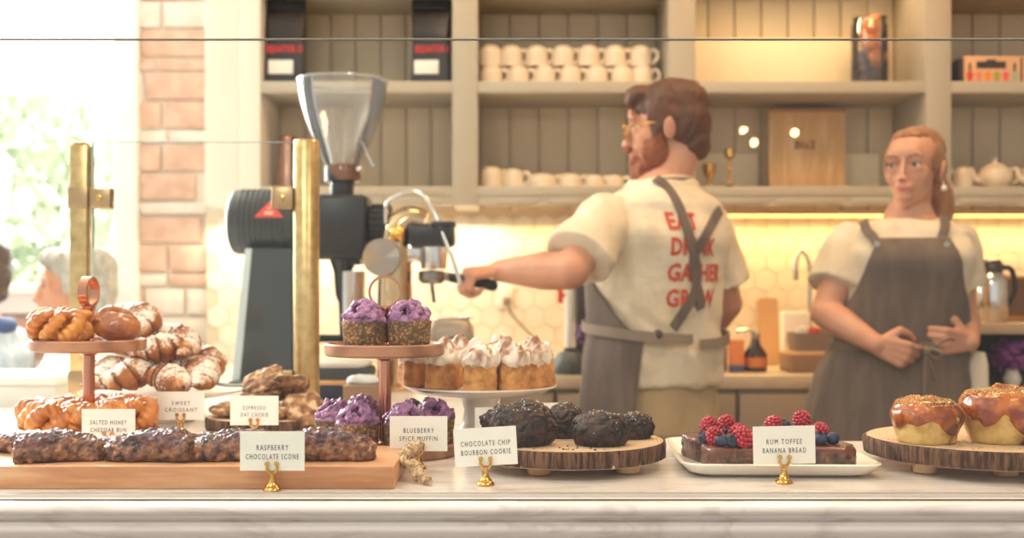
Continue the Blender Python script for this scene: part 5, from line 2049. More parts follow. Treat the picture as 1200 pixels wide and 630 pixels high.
for k in range(6):
    lb = 'dark bottle on the low shelf at the right edge, %s from the left' % ORD[k]
    p_ = (1.62 - .28 + k * .085, 3.36, .551)
    if bt is None:
        bt = thing('dark_bottle', lb, 'bottle', p_, 0, 'dark bottles in the shelf unit')
        m = MB(); m.lathe([(.001, 0), (.034, 0), (.036, .004), (.036, .15), (.014, .19), (.012, .24), (.001, .241)], 20)
        obj('body', m, BOT, bt)
        m = MB(); m.lathe([(.0125, .225), (.0125, .248), (.001, .249)], 16)
        obj('cap', m, STEEL, bt)
    else:
        recopy(bt, p_, 0, lb)
flower('potted_flower', 'bright purple flower in a small vase on the side unit shelf', (ax(1186, 3.33), 3.33, .9005), .085, 8, mat('magenta_petal', '#8a3a86', .6), .056)
t = thing('vacuum_flask', 'chrome pump flask on the side unit beside the woman', 'flask', (ax(1161, 3.4), 3.4, SZ))
m = MB(); m.lathe([(.001, 0), (.044, 0), (.047, .004), (.047, .115), (.040, .135), (.030, .145), (.001, .146)], 36)
obj('body', m, CHROME, t)
m = MB(); m.lathe([(.031, .143), (.033, .15), (.033, .17), (.026, .18), (.001, .184)], 30); m.cap((-.01, -.01, .168), .013, (-.05, -.03, .16), .007)
obj('pump_head', m, mat('dark_pump', '#5a5048', .2, .8), t)
m = MB(); m.tube(smoothpath([(.03, 0, .16), (.062, 0, .15), (.068, 0, .09), (.048, 0, .05)], 6), .008, 10)
obj('handle', m, DARK, t)
t = thing('wicker_tray', 'dark brown wooden tray leaning on the wall beside the chrome flask', 'tray', (ax(1193, 3.55), 3.55, SZ))
m = MB(); m.prism(rrect(.16, .13, .05, 8), -.008, .008, M=tr(0, .03, .066) @ rot(75, 0, 0))
obj('board', m, mat('dark_brown_tray', '#5c3a22', .5), t)
m = MB(); m.tube([Vector((x, y, 0)) for x, y in rrect(.158, .128, .05, 8)], .007, 8, closed=True, M=tr(0, .03, .066) @ rot(75, 0, 0) @ tr(0, 0, .008))
obj('rim', m, mat('tan_rim', '#a8743e', .5), t)

# three bare bulbs hanging in the shop behind the viewpoint; the counter glass mirrors them
BULB = mat('glowing_bulb', '#fff0d0', .5, emit='#ffdf9a', es=150.0)
for k, (x, z) in enumerate(((.800, 1.722), (.836, 1.681), (.977, 1.714))):
    t = thing('pendant_bulb', 'bare glowing pendant bulb mirrored in the counter glass, ' + ('uppermost on the left', 'lowest of the three', 'beside the wooden sign')[k], 'pendant bulb', (x, -1.2, z), 0, 'pendant bulbs of the shop')
    m = MB(); m.ell((0, 0, 0), .0125, nu=16, nv=10)
    obj('bulb', m, BULB, t)
    m = MB(); m.lathe([(.006, .011), (.008, .016), (.008, .04), (.002, .044)], 14)
    obj('socket', m, GOLD, t)
    m = MB(); m.tube([(0, 0, .042), (0, 0, 2.9 - z)], .0018, 6)
    obj('cord', m, DARK, t)
# ------------------------------------------------------------------ people
def skin_mat(name, c, c2):
    return mat(name, c, 0.5, c2=c2, ns=14, lo=.35, hi=.7, sss=.12, spec=.4)


SKIN_M = skin_mat('fair_skin', '#cf9a7c', '#c4886b')
SKIN_W = skin_mat('fair_rosy_skin', '#cd9a7e', '#c2866b')
LIP = mat('lip', '#b5655c', .4)
EYEW = mat('eye_white', '#e9e4dd', .2)
IRIS = mat('grey_blue_iris', '#3f4a52', .15)
TEE = mat('cream_cotton', '#dfd2bb', .85, c2='#d2c3a9', ns=6, bump=.6, bs=9, bd=.03)
APRON = mat('taupe_linen_apron', '#6d5d50', .85, c2='#62534a', ns=40, st=(1, 1, .2), bump=.15, bs=60, sheen=.15)
KHAKI = mat('khaki_cotton', '#c0a883', .85, c2='#b29a76', ns=8, bump=.2, bs=20)


class Torso:
    def __init__(self, keys, th):
        self.k = sorted(keys)
        self.th = math.radians(th)
        self.f = Vector((math.sin(self.th), -math.cos(self.th), 0))
        self.l = Vector((math.cos(self.th), math.sin(self.th), 0))

    def at(self, z):
        k = self.k
        if z <= k[0][0]:
            return k[0][1:]
        for a, b in zip(k, k[1:]):
            if a[0] <= z <= b[0]:
                t = (z - a[0]) / (b[0] - a[0])
                t = t * t * (3 - 2 * t)
                return tuple(p + (q - p) * t for p, q in zip(a[1:], b[1:]))
        return k[-1][1:]

    def pt(self, z, phi, add=0.0, sc=1.0):
        cx, cy, hw, hd = self.at(z)
        c, s = math.cos(phi), math.sin(phi)
        e = .82
        return Vector((cx, cy, z)) + self.f * ((hd * sc + add) * math.copysign(abs(c) ** e, c)) + self.l * ((hw * sc + add) * math.copysign(abs(s) ** e, s))

    def ring(self, z, add=0.0, n=40, sc=1.0):
        return [self.pt(z, 2 * PI * k / n, add, sc) for k in range(n)]

    def loft(self, mb, z0, z1, add=0.0, n=26, wob=None):
        rs = []
        for k in range(n):
            z = z0 + (z1 - z0) * k / (n - 1)
            rs.append(self.ring(z, add(z) if callable(add) else add))
        mb.loft(rs)

    def shell(self, zs, amp, add, th=.004, n=30):
        """Cloth panel over the angles amp(z) = (from, to); returns a closed thin mesh builder."""
        mb = MB()
        rs = []
        for z in zs:
            a, b = amp(z)
            r = [self.pt(z, a + (b - a) * k / (n - 1), (add(z, a + (b - a) * k / (n - 1)) if callable(add) else add) + th) for k in range(n)]
            r += [self.pt(z, b + (a - b) * k / (n - 1), (add(z, b + (a - b) * k / (n - 1)) if callable(add) else add)) for k in range(n)]
            rs.append(r)
        mb.loft(rs)
        return mb


def hand(mb, wrist, d, t, n, curl, thumb=.5, s=1.0):
    """Palm, four unequal bent fingers and a thumb. d points along the hand, t to the thumb side, n out of the palm."""
    w = Vector(wrist)
    d = Vector(d).normalized()
    t = Vector(t); t = (t - d * t.dot(d)).normalized()
    n0 = Vector(n)
    n = d.cross(t)
    if n.dot(n0) < 0:
        n = -n
    for k, (o, kl) in enumerate(((.030, .082), (.010, .086), (-.010, .083), (-.028, .076))):
        kn = w + d * kl * s + t * o * s
        mb.cap(w + d * .012 * s + t * o * .55 * s, .0145 * s, kn, .0105 * s)
        L = ((.044, .026, .020), (.048, .030, .021), (.044, .027, .020), (.034, .021, .017))[k]
        p = kn
        ang = 0
        r = .0094 * s if k < 3 else .0082 * s
        for j in range(3):
            ang += curl[k] * (1.0, 1.15, .8)[j]
            q = p + (d * math.cos(ang) + n * math.sin(ang)) * L[j] * s
            mb.cap(p, r, q, r * .90, n=10)
            p, r = q, r * .90
    b = w + d * .022 * s + t * .026 * s + n * .006 * s
    p1 = b + (d * .55 + t * .75 + n * .25 * thumb).normalized() * .040 * s
    p2 = p1 + (d * (.9 - .3 * thumb) + t * (.35 - .5 * thumb) + n * (.5 * thumb)).normalized() * .030 * s
    p3 = p2 + (d * (.9 - .2 * thumb) - t * .5 * thumb + n * .6 * thumb).normalized() * .024 * s
    mb.cap(b, .0145 * s, p1, .0115 * s)
    mb.cap(p1, .0110 * s, p2, .0100 * s)
    mb.cap(p2, .0100 * s, p3, .0085 * s)


def head(mb, M, s=1.0, fem=False, beard=False):
    """Head facing -Y in its own frame, chin at -.115, crown at +.115."""
    def e(c, r, R=None):
        mb.ell((0, 0, 0), tuple(x * s for x in (r if hasattr(r, '__len__') else (r, r, r))), M=M @ tr(c[0] * s, c[1] * s, c[2] * s) @ (R or Matrix.Identity(4)), nu=24, nv=16)

    def c_(a, ra, b, rb):
        mb.cap(M @ Vector([x * s for x in a]), ra * s, M @ Vector([x * s for x in b]), rb * s)
    j = .95 if fem else 1.0
    e((0, .015, .030), (.073, .094, .084))
    e((0, -.022, -.030), (.060 * j, .068, .078))
    e((0, -.034, -.066), (.045 * j, .050, .044))
    e((0, -.068, -.098), (.020 * j, .018, .016))
    for q in (-1, 1):
        e((q * .034, -.054, -.024), (.024, .028, .030))
        e((q * .032, -.0795, .0145), (.019, .009, .0068))
        e((q * (.028 if fem else .046), -.022, -.064), (.018, .038, .034))
        e((q * .030, -.083, .026), (.024, .011, .009))
        e((q * .032, -.079, -.004), (.020, .010, .012))
        # ears
        e((q * .074, .012, -.012), (.008, .018, .030), rot(0, q * 10, q * 18))
        e((q * .079, .018, .000), (.005, .013, .020), rot(0, q * 10, q * 25))
        e((q * .0085, -.106, -.034), (.0075, .009, .0065))
    e((0, -.084, .040), (.045, .012, .022))
    fs = .82 if fem else 1.0
    c_((0, -.090, .016), .0085 * fs, (0, -.106 + (.003 if fem else 0), -.022), .0095 * fs)
    e((0, -.110 + (.004 if fem else 0), -.030), (.0105 * fs, .0105 * fs, .0095 * fs))
    e((0, -.088, -.058), (.026, .014, .020))
    e((0, -.099, -.0555), (.021, .007, .0048))
    e((0, -.0975, -.0655), (.018, .0075, .0052))
    e((0, -.086, -.082), (.022, .012, .012))


def face_parts(M, s, parent, brow_m, fem=False, look=(0, 0)):
    for q in (-1, 1):
        mb = MB(); mb.ell((0, 0, 0), .0118 * s, M=M @ tr(q * .032 * s, -.0772 * s, .004 * s), nu=18, nv=12)
        o = obj('eye', mb, EYEW, parent, world=True)
        mb = MB(); mb.ell((0, 0, 0), (.0062 * s, .003 * s, .0062 * s), M=M @ tr(q * .032 * s, -.0772 * s, .004 * s) @ rot(look[1], 0, look[0]) @ tr(0, -.0101 * s, 0))
        obj('iris', mb, IRIS, o, world=True)
        mb = MB(); pts = [M @ Vector((q * x * s, y * s, z * s)) for x, y, z in ((.0185, -.0895, .0060), (.026, -.0905, .0095), (.036, -.0885, .0100), (.0455, -.082, .0065))]
        mb.tube(smoothpath(pts, 4), .0016 * s, 8)
        obj('eyelid', mb, mat('lash_brown', '#6b4433', .7), parent, world=True)
        mb = MB(); pts = [M @ Vector((q * x * s, y * s, z * s)) for x, y, z in ((.014, -.0965, .0245), (.028, -.0975, .0305), (.042, -.0925, .0300), (.052, -.083, .0245))]
        mb.tube(smoothpath(pts, 5), [.0022 * s] * 6 + [.0027 * s] * 4 + [.0018 * s] * 6, 8, flat=.8)
        obj('eyebrow', mb, brow_m, parent, world=True)


def hair_mesh(ells, M, s, vox=.004, amp=.004, seed=0, tubes=(), sc=(40, 40, 12)):
    mb = MB()
    for c, r in ells:
        mb.ell((0, 0, 0), tuple(x * s for x in r), M=M @ tr(c[0] * s, c[1] * s, c[2] * s), nu=24, nv=16)
    for pts, rad in tubes:
        mb.tube(smoothpath([M @ Vector([x * s for x in p]) for p in pts], 5), [rad[0] + (rad[1] - rad[0]) * k / (5 * (len(pts) - 1)) for k in range(5 * (len(pts) - 1) + 1)], 14)
    me = remesh(mb, vox, 2)
    Mi = M.inverted()

    def d(p, n):
        q = Mi @ p
        w = Vector((math.atan2(q.x, q.y + .03) * 3.2 * sc[0] / 40, q.z * sc[2], q.y * sc[2] + seed))
        return amp * (noise.noise(w * 1.5) + .6 * noise.noise(w * 4.1) + .5 * noise.noise(Vector((q.x, q.y, q.z)) * 45))
    displace(me, d)
    return me


def split_mat(me, test, idx=1):
    for p in me.polygons:
        if test(p.center):
            p.material_index = idx


def fold(p, s, k=1.0):
    q = Vector(((p.x * .7 + p.z * .7) * 17 + s, (p.x * .7 - p.z * .7) * 4, p.y * 6))
    return k * (.0030 * (1 - 2 * abs(noise.noise(q))) * (.5 + noise.noise(p * 5)) + .006 * noise.noise(Vector((p.x * 7 + s, p.y * 7, p.z * 3))) + .003 * noise.noise(Vector((p.x * 18, p.y * 18 + s, p.z * 9))))


def ribbon(bv, pts, w, off=.004, th=.0022):
    """A flat strap laid over a garment: every point is dropped along the given ray direction onto it."""
    mb = MB()
    hits = []
    for o, d in pts:
        h = bv.ray_cast(o, d)
        if h[0]:
            nn = h[1] if h[1].dot(d) < 0 else -h[1]
            hits.append((h[0] + nn * off, nn))
    # even out the normals
    for _ in range(3):
        hits = [(hits[i][0], (hits[max(i - 1, 0)][1] + hits[i][1] + hits[min(i + 1, len(hits) - 1)][1]).normalized()) for i in range(len(hits))]
    rings = []
    for i, (p, nn) in enumerate(hits):
        a, b = hits[max(i - 1, 0)][0], hits[min(i + 1, len(hits) - 1)][0]
        t = (b - a).normalized()
        s = t.cross(nn).normalized() * w / 2
        rings.append([p - s - nn * th, p + s - nn * th, p + s + nn * th, p - s + nn * th])
    mb.loft(rings)
    return mb


def bvh_of(me):
    return BVHTree.FromPolygons([v.co.copy() for v in me.vertices], [tuple(p.vertices) for p in me.polygons])


def eye_ray(px, py):
    o = Vector((0, 0, EYE))
    return o, (at(px, py, 1.0) - o).normalized()


def legs(mb, T, zh, r=(.085, .06, .042), spread=.088, zf=0.0):
    cx, cy, _, _ = T.at(zh)
    for s in (-1, 1):
        h = Vector((cx, cy, zh)) + T.l * spread * s
        k = h + T.f * .015 + Vector((0, 0, .47 - zh)) + T.l * .01 * s
        a = Vector((k.x, k.y, .095)) - T.f * .02
        mb.cap(h, r[0], k, r[1])
        mb.cap(k, r[1], a, r[2])
    return


def shoes(T, zh, parent, m_, spread=.098):
    cx, cy, _, _ = T.at(zh)
    for s in (-1, 1):
        c = Vector((cx, cy, 0)) + T.l * spread * s + T.f * .045
        mb = MB()
        M_ = tr(*c) @ Matrix.Rotation(T.th, 4, 'Z')
        mb.loft([[M_ @ Vector((x, y, z)) for x, y in rrect(.092 * k, .27 * (1 - (1 - k) * .4), .04 * k, 6)] for k, z in ((.96, .0), (1, .012), (.98, .045), (.8, .075), (.62, .10))])
        obj('shoe', mb, m_, parent, world=True)


# ================================================================== bearded barista
MC = Vector((.385, 3.05, 0))
TM = Torso([(.86, .372, 3.06, .165, .118), (.97, .372, 3.055, .162, .115), (1.07, .376, 3.05, .152, .108), (1.20, .382, 3.05, .162, .115), (1.31, .386, 3.045, .178, .122),
            (1.385, .388, 3.04, .165, .095), (1.445, .395, 3.045, .082, .068), (1.49, .402, 3.05, .058, .060)], -146)
HM = tr(.402, 3.05, 1.594) @ rot(0, 0, -101) @ rot(6, 0, 0)
man = thing('person', 'bearded person in cream t-shirt and taupe apron, seen from behind, reaching to the espresso tap', 'person', (MC.x, MC.y, 0))
SL, SR = Vector((.238, 2.945, 1.352)), Vector((.518, 3.145, 1.338))
EL, WL = at(668, 317, 2.79), at(586, 317, 2.965)
ER, WR = Vector((.588, 3.205, 1.135)), Vector((.520, 3.33, 1.02))
mb = MB()
TM.loft(mb, .86, 1.48, -.006)
mb.cap((.396, 3.045, 1.43), .060, HM @ Vector((0, .025, -.07)), .056)
head(mb, HM)
mb.cap(SL, .056, EL, .043); mb.cap(EL, .046, EL.lerp(WL, .35), .048); mb.cap(EL.lerp(WL, .35), .048, WL, .029)
mb.cap(SR, .056, ER, .043); mb.cap(ER, .045, ER.lerp(WR, .35), .045); mb.cap(ER.lerp(WR, .35), .045, WR, .029)
hand(mb, WL, (-.92, -.30, -.10), (0, 1, .25), (0, -.25, -1), (1.15, 1.2, 1.2, 1.2), .9)
hand(mb, WR, (-.6, .6, -.3), (-.3, .2, .9), (-.7, -.5, 0), (.4, .45, .5, .5), .5)
legs(mb, TM, .88, (.075, .052, .038))
me = remesh(mb, .0042, 5)
split_mat(me, lambda c: (lambda q: q.y < -.085 and (q.x / .021) ** 2 + ((q.z + .0605) / .008) ** 2 < 1)(HM.inverted() @ c))
obj('body', me, [SKIN_M, LIP], man, world=True, sharp=0)
# shirt
mb = MB()
TM.loft(mb, .93, 1.452, lambda z: .022 if z < 1.3 else max(.008, .022 - (z - 1.3) * .10))
se = SL.lerp(EL, .80)
mb.tube([SL + (SL - EL) * .10, SL.lerp(EL, .15), SL.lerp(EL, .4), se], [.066, .076, .080, .084], 28)
mb.ell(tuple(SL), (.070, .070, .066))
se = SR.lerp(ER, .74)
mb.tube([SR + (SR - ER) * .10, SR.lerp(ER, .15), SR.lerp(ER, .4), se], [.064, .074, .076, .078], 28)
mb.ell(tuple(SR), (.068, .068, .064))
shirt = remesh(mb, .005, 3)
displace(shirt, lambda p, n: fold(p, 3, 2.4) + .004 * math.sin((p.x * 30 + p.z * 42)) * max(0, 1 - (p - SL).length * 3.2))
# hollow the sleeve ends a little so the arm leaves an open cuff
sbv = bvh_of(shirt)
obj('t_shirt', shirt, TEE, man, world=True, sharp=0)
# ribbed collar
mb = MB(); mb.tube([Vector((.397, 3.046, 1.449)) + TM.f * (.070 * math.cos(a)) + TM.l * (.074 * math.sin(a)) + Vector((0, 0, -.012 * math.cos(a))) for a in [2 * PI * k / 40 for k in range(40)]], .0042, 10, closed=True)
obj('collar', mb, TEE, man, world=True)
# printed words on the back
bdir = TM.f
spine = TM.pt(1.30, PI)
org = spine - bdir * .3
rt = -TM.l
PR = mat('red_shirt_print', '#c4492f', .8)
for k, wd in enumerate(('EAT', 'DRINK', 'GATHER', 'GROW')):
    tm = text_mesh([wd], cap=.042, depth=.0, align='LEFT', sx=.78, fat=.0022, space=1.05)
    x_min = min(v.co.x for v in tm.vertices)
    bm = bmesh.new(); bm.from_mesh(tm)
    bmesh.ops.triangulate(bm, faces=bm.faces)
    for _ in range(2):
        bmesh.ops.subdivide_edges(bm, edges=[e for e in bm.edges if e.calc_length() > .012], cuts=1, use_grid_fill=False)
        bmesh.ops.triangulate(bm, faces=bm.faces)
    for v in bm.verts:
        q = org + rt * (v.co.x - x_min - .088) + Vector((0, 0, v.co.z + .040 - .0640 * k))
        h = sbv.ray_cast(q, bdir)
        v.co = (h[0] - bdir * .0022) if h[0] else q + bdir * .25
    bm.to_mesh(tm); bm.free()
    obj('lettering', tm, PR, man, world=True, sharp=0)
# trousers
mb = MB()
TM.loft(mb, .80, 1.04, .010)
legs(mb, TM, .86, (.108, .085, .075))
me = remesh(mb, .006, 4)
displace(me, lambda p, n: fold(p, 9, 1.3))
obj('trousers', me, KHAKI, man, world=True, sharp=0)
shoes(TM, .88, man, DARK)
# apron: skirt wrapping front and left hip, bib going up the front
D = math.radians
zs = [.42 + .03 * k for k in range(32)]


def amp_m(z):
    if z < 1.06:
        return (D(-96), D(138 - (1.06 - z) * 26))
    u = (z - 1.06) / .30
    return (D(-96 + 56 * min(1, u * 1.3)), D(138 - 96 * min(1, u) ** .62))


ap = TM.shell([z for z in zs if z < 1.36], amp_m, lambda z, a: .030 + max(0, .95 - z) * .10 + .005 * math.sin(a * 7 + z * 5), .004, 44)
obj('apron', ap, APRON, man, world=True, sharp=0)
# crossing back straps and waist tie
for k, path in enumerate((((757, 206), (775, 214), (790, 232), (801, 258), (809, 284), (813, 300), (816, 322), (812, 345), (800, 366), (788, 384)),
                          ((843, 246), (838, 253), (834, 261), (829, 270), (822, 282), (814, 296), (812, 302), (812, 318), (817, 340), (820, 362)))):
    pts = smoothpath([Vector((x, y, 0)) for x, y in path], 5)
    st = ribbon(sbv, [eye_ray(p.x, p.y) for p in pts], .026, .004)
    obj('strap', st, APRON, man, world=True)
mb = MB()
rs = []
for k in range(46):
    a = D(-178 + 356 * k / 45)
    z = 1.052 + .020 * math.sin(a * .5 + 1.2) + .012 * math.cos(a)
    ins, out = TM.pt(z, a, .043), TM.pt(z, a, .047)
    rs.append([ins + Vector((0, 0, -.013)), out + Vector((0, 0, -.013)), out + Vector((0, 0, .013)), ins + Vector((0, 0, .013))])
mb.loft(rs)
tie = obj('waist_tie', mb, mat('pale_taupe_tie', '#8d7c6b', .8), man, world=True)
h = sbv.ray_cast(*eye_ray(768, 389))
bp = TM.pt(1.062, D(150), .044)
mb = MB(); mb.lathe([(.001, -.002), (.011, -.002), (.012, .002), (.008, .0045), (.001, .005)], 20, M=Matrix.LocRotScale(bp, (bp - Vector((*TM.at(1.06)[:2], 1.06))).to_track_quat('Z', 'Y'), None))
obj('button', mb, mat('dark_button', '#4a3a30', .4), tie, world=True)
# hair, beard, glasses
HAIRM = mat('auburn_hair', '#4a2a12', .6, c2='#66391c', ns=22, lo=.3, hi=.8, st=(1, 1, .4))
hm = hair_mesh([((0, .020, .058), (.083, .100, .068)), ((0, .052, .012), (.080, .066, .088)), ((0, .072, -.048), (.058, .038, .046)), ((0, -.058, .088), (.062, .044, .030)), ((.02, -.078, .078), (.035, .022, .018)),
                ((.071, .002, .030), (.014, .048, .044)), ((-.071, .002, .030), (.014, .048, .044)), ((.070, -.024, .0), (.009, .014, .034)), ((-.070, -.024, .0), (.009, .014, .034))], HM, 1.0, amp=.0042, seed=3)
obj('hair', hm, HAIRM, man, world=True, sharp=0)
bm_ = hair_mesh([((0, -.052, -.098), (.046, .052, .040)), ((.046, -.030, -.062), (.024, .040, .044)), ((-.046, -.030, -.062), (.024, .040, .044)), ((.064, -.018, -.030), (.012, .018, .034)), ((-.064, -.018, -.030), (.012, .018, .034)),
                 ((0, -.070, -.118), (.032, .034, .028)), ((0, -.101, -.0475), (.034, .014, .0095)), ((0, -.086, -.080), (.032, .020, .014))], HM, 1.0, amp=.0045, seed=8)
obj('beard', bm_, mat('red_brown_beard', '#7c3d1e', .65, c2='#8f4c26', ns=70), man, world=True, sharp=0)
face_parts(HM, 1.0, man, HAIRM)
gl = MB()
for q in (-1, 1):
    gl.tube([HM @ Vector((q * .034 + .0235 * math.cos(a), -.108 + .004 * abs(math.cos(a)), .001 + .0215 * math.sin(a))) for a in [2 * PI * k / 28 for k in range(28)]], .0017, 8, closed=True)
    gl.tube([HM @ Vector(p) for p in ((q * .057, -.104, .006), (q * .075, -.06, .008), (q * .080, .005, .006), (q * .078, .025, -.008))], .0016, 8)
gl.tube([HM @ Vector(p) for p in ((-.011, -.108, .004), (0, -.113, .007), (.011, -.108, .004))], .0016, 8)
g = obj('glasses', gl, GOLD, man, world=True)
for q in (-1, 1):
    mb = MB(); mb.lathe([(.001, -.0006), (.0225, -.0006), (.0225, .0006), (.001, .0006)], 28, M=HM @ tr(q * .034, -.106, .001) @ rot(90))
    obj('lens', mb, glass_mat('lens_glass', (.95, .9, .85, 1), .6) if 'lens_glass' not in MATS else MATS['lens_glass'], g, world=True)

# ================================================================== second barista facing the counter
WX, WY = 1.043, 3.09
TW_ = Torso([(.84, 1.005, WY + .02, .168, .122), (.93, 1.010, WY + .015, .160, .118), (1.05, 1.025, WY + .01, .130, .102), (1.18, 1.040, WY, .140, .108), (1.255, 1.045, WY - .005, .150, .122),
             (1.320, 1.048, WY, .140, .085), (1.375, 1.052, WY + .005, .066, .060), (1.42, 1.055, WY + .01, .050, .054)], -9)
HW = tr(ax(1070, 3.09), 3.085, 1.492) @ rot(0, 0, -36) @ rot(2, 0, 0)
wom = thing('person', 'person with tied back hair and pearl earring, looking aside while tying a taupe apron', 'person', (WX, WY, 0))
SRw, ERw, WRw = Vector((.905, 3.115, 1.295)), at(967, 366, 3.06), at(1026, 403, 2.94)
SLw, ELw, WLw = Vector((1.170, 3.09, 1.295)), at(1128, 366, 3.13), at(1136, 400, 2.97)
mb = MB()
TW_.loft(mb, .84, 1.41, -.006)
mb.cap((1.053, 3.095, 1.355), .044, HW @ Vector((0, .026, -.065)), .039)
head(mb, HW, .94, fem=True)
for S_, E_, W_ in ((SRw, ERw, WRw), (SLw, ELw, WLw)):
    mb.cap(S_, .049, E_, .038); mb.cap(E_, .040, E_.lerp(W_, .3), .041); mb.cap(E_.lerp(W_, .3), .041, W_, .026)
hand(mb, WRw, (.86, -.22, -.34), (.3, -.1, .9), (.2, .9, -.1), (.9, 1.0, 1.05, 1.1), .8, .95)
hand(mb, WLw, (-.80, -.30, .02), (-.1, -.2, .95), (-.3, .9, 0), (.9, 1.0, 1.05, 1.1), .9, .95)
legs(mb, TW_, .86, (.078, .052, .036), .085)
me = remesh(mb, .0038, 8)
split_mat(me, lambda c: (lambda q: q.y < -.08 and (q.x / .0185) ** 2 + ((q.z + .0565) / .0062) ** 2 < 1)(HW.inverted() @ c))
obj('body', me, [SKIN_W, LIP], wom, world=True, sharp=0)
face_parts(HW, .94, wom, mat('fair_brow', '#7a5236', .7), True, look=(-14, 0))
mb = MB()
TW_.loft(mb, .94, 1.356, lambda z: .020 if z < 1.25 else max(.006, .020 - (z - 1.25) * .10))
for S_, E_, u in ((SRw, ERw, .62), (SLw, ELw, .62)):
    mb.tube([S_ + (S_ - E_) * .12, S_.lerp(E_, .12), S_.lerp(E_, .4), S_.lerp(E_, u)], [.054, .064, .067, .068], 28)
    mb.ell(tuple(S_), (.058, .058, .056))
shirt = remesh(mb, .005, 3)
displace(shirt, lambda p, n: fold(p, 17, 2.0))
wbv = bvh_of(shirt)
obj('t_shirt', shirt, TEE, wom, world=True, sharp=0)
mb = MB(); mb.tube([Vector((1.052, 3.093, 1.364)) + TW_.f * (.061 * math.cos(a)) + TW_.l * (.063 * math.sin(a)) + Vector((0, 0, -.020 * math.cos(a))) for a in [2 * PI * k / 40 for k in range(40)]], .0042, 10, closed=True)
obj('collar', mb, TEE, wom, world=True)
mb = MB(); TW_.loft(mb, .80, 1.03, .010); legs(mb, TW_, .85, (.102, .078, .066), .085)
me = remesh(mb, .006, 4)
obj('trousers', me, mat('pale_trousers', '#b9a48a', .85), wom, world=True, sharp=0)
shoes(TW_, .86, wom, DARK)
zs = [.40 + .03 * k for k in range(31)] + [1.304]


def amp_w(z):
    if z < 1.03:
        return (D(-112), D(104))
    u = min(1, (z - 1.03) / .27)
    a = 108 - 66 * u ** .55
    return (D(-a * (1 - .36 * u) - 0), D(a * (1 - .44 * u) - 2))


ap = TW_.shell([z for z in zs if z < 1.306], amp_w, lambda z, a: .034 + max(0, .97 - z) * .10 + .005 * math.sin(a * 8 + z * 4), .004, 44)
obj('apron', ap, APRON, wom, world=True, sharp=0)
for path in (((1029, 288), (1023, 279), (1016, 268), (1012, 256), (1018, 247)), ((1102, 288), (1103, 279), (1106, 268), (1104, 256), (1098, 248))):
    pts = smoothpath([Vector((x, y, 0)) for x, y in path], 5)
    st = obj('strap', ribbon(wbv, [eye_ray(p.x, p.y) for p in pts], .024, .012), APRON, wom, world=True)
for px_, py_ in ((1023, 287), (1104, 287)):
    h = wbv.ray_cast(*eye_ray(px_, py_))
    if h[0]:
        q = h[0] - Vector((0, .034, 0))
        mb = MB(); mb.lathe([(.001, 0), (.008, 0), (.008, .003), (.004, .004), (.001, .004)], 18, M=tr(*q) @ rot(90))
        obj('rivet', mb, STEEL, st, world=True)
# waist tie, bow knot and hanging tails
TIE = mat('taupe_tie', '#7d6c5c', .8)
mb = MB(); rs = []
for k in range(40):
    a = D(-176 + 352 * k / 39)
    z = 1.022 + .006 * math.cos(a)
    i_, o_ = TW_.pt(z, a, .042), TW_.pt(z, a, .0455)
    rs.append([i_ + Vector((0, 0, -.011)), o_ + Vector((0, 0, -.011)), o_ + Vector((0, 0, .011)), i_ + Vector((0, 0, .011))])
mb.loft(rs)
tie = obj('waist_tie', mb, TIE, wom, world=True)
kn = at(1085, 411, 2.915)
mb = MB(); mb.ell(tuple(kn), (.013, .011, .012))
mb.tube(smoothpath([kn, at(1098, 404, 2.90), at(1112, 397, 2.89), at(1118, 398, 2.89)], 6), .0055, 8, flat=.5)
mb.tube(smoothpath([kn, at(1078, 408, 2.90), at(1070, 408, 2.89)], 6), .0055, 8, flat=.5)
mb.tube(smoothpath([kn, at(1097, 420, 2.90), at(1104, 414, 2.89), at(1094, 408, 2.9), kn], 6), .005, 8, flat=.5)
mb.tube(smoothpath([kn, at(1084, 430, 2.905), at(1083, 460, 2.905), at(1085, 484, 2.905)], 6), .0062, 8, flat=.45)
mb.tube(smoothpath([kn, at(1090, 428, 2.905), at(1096, 445, 2.91)], 6), .006, 8, flat=.45)
obj('bow', mb, TIE, tie, world=True)
# folded white cloth tucked at the hip
mb = MB()
c0 = TW_.pt(.98, D(78), .05)
mb.loft([[c0 + TW_.l * x + TW_.f * y + Vector((0, 0, z)) for x, y in rrect(.05 * k, .085 * k2, .018, 5)] for k, k2, z in ((.8, .8, .03), (1, 1, .0), (1.05, 1.1, -.12), (1.0, 1.3, -.24), (.9, 1.25, -.27))])
obj('tucked_cloth', mb, mat('off_white_cloth', '#d6c8b4', .85), wom, world=True)
HAIRW = mat('light_brown_hair', '#8a5a34', .5, c2='#a06d40', ns=50, st=(1, 1, .3), sheen=.2)
hw = hair_mesh([((0, .036, .056), (.0765, .088, .064)), ((0, .052, .010), (.076, .064, .082)), ((.064, .012, .024), (.014, .052, .046)), ((-.064, .012, .024), (.014, .052, .046)), ((0, -.016, .088), (.050, .044, .022)),
                ((0, .085, -.045), (.040, .034, .034)), ((.060, .030, -.02), (.014, .030, .03)), ((-.060, .030, -.02), (.014, .030, .03))], HW, .94, amp=.0030, seed=5,
               tubes=[(((.01, .09, -.03), (.03, .115, -.07), (.04, .115, -.12), (.035, .10, -.16), (.045, .092, -.19)), (.046, .026)), (((.01, .10, -.05), (.03, .10, -.10), (.028, .085, -.15)), (.022, .012))])
obj('hair', hw, HAIRW, wom, world=True, sharp=0)
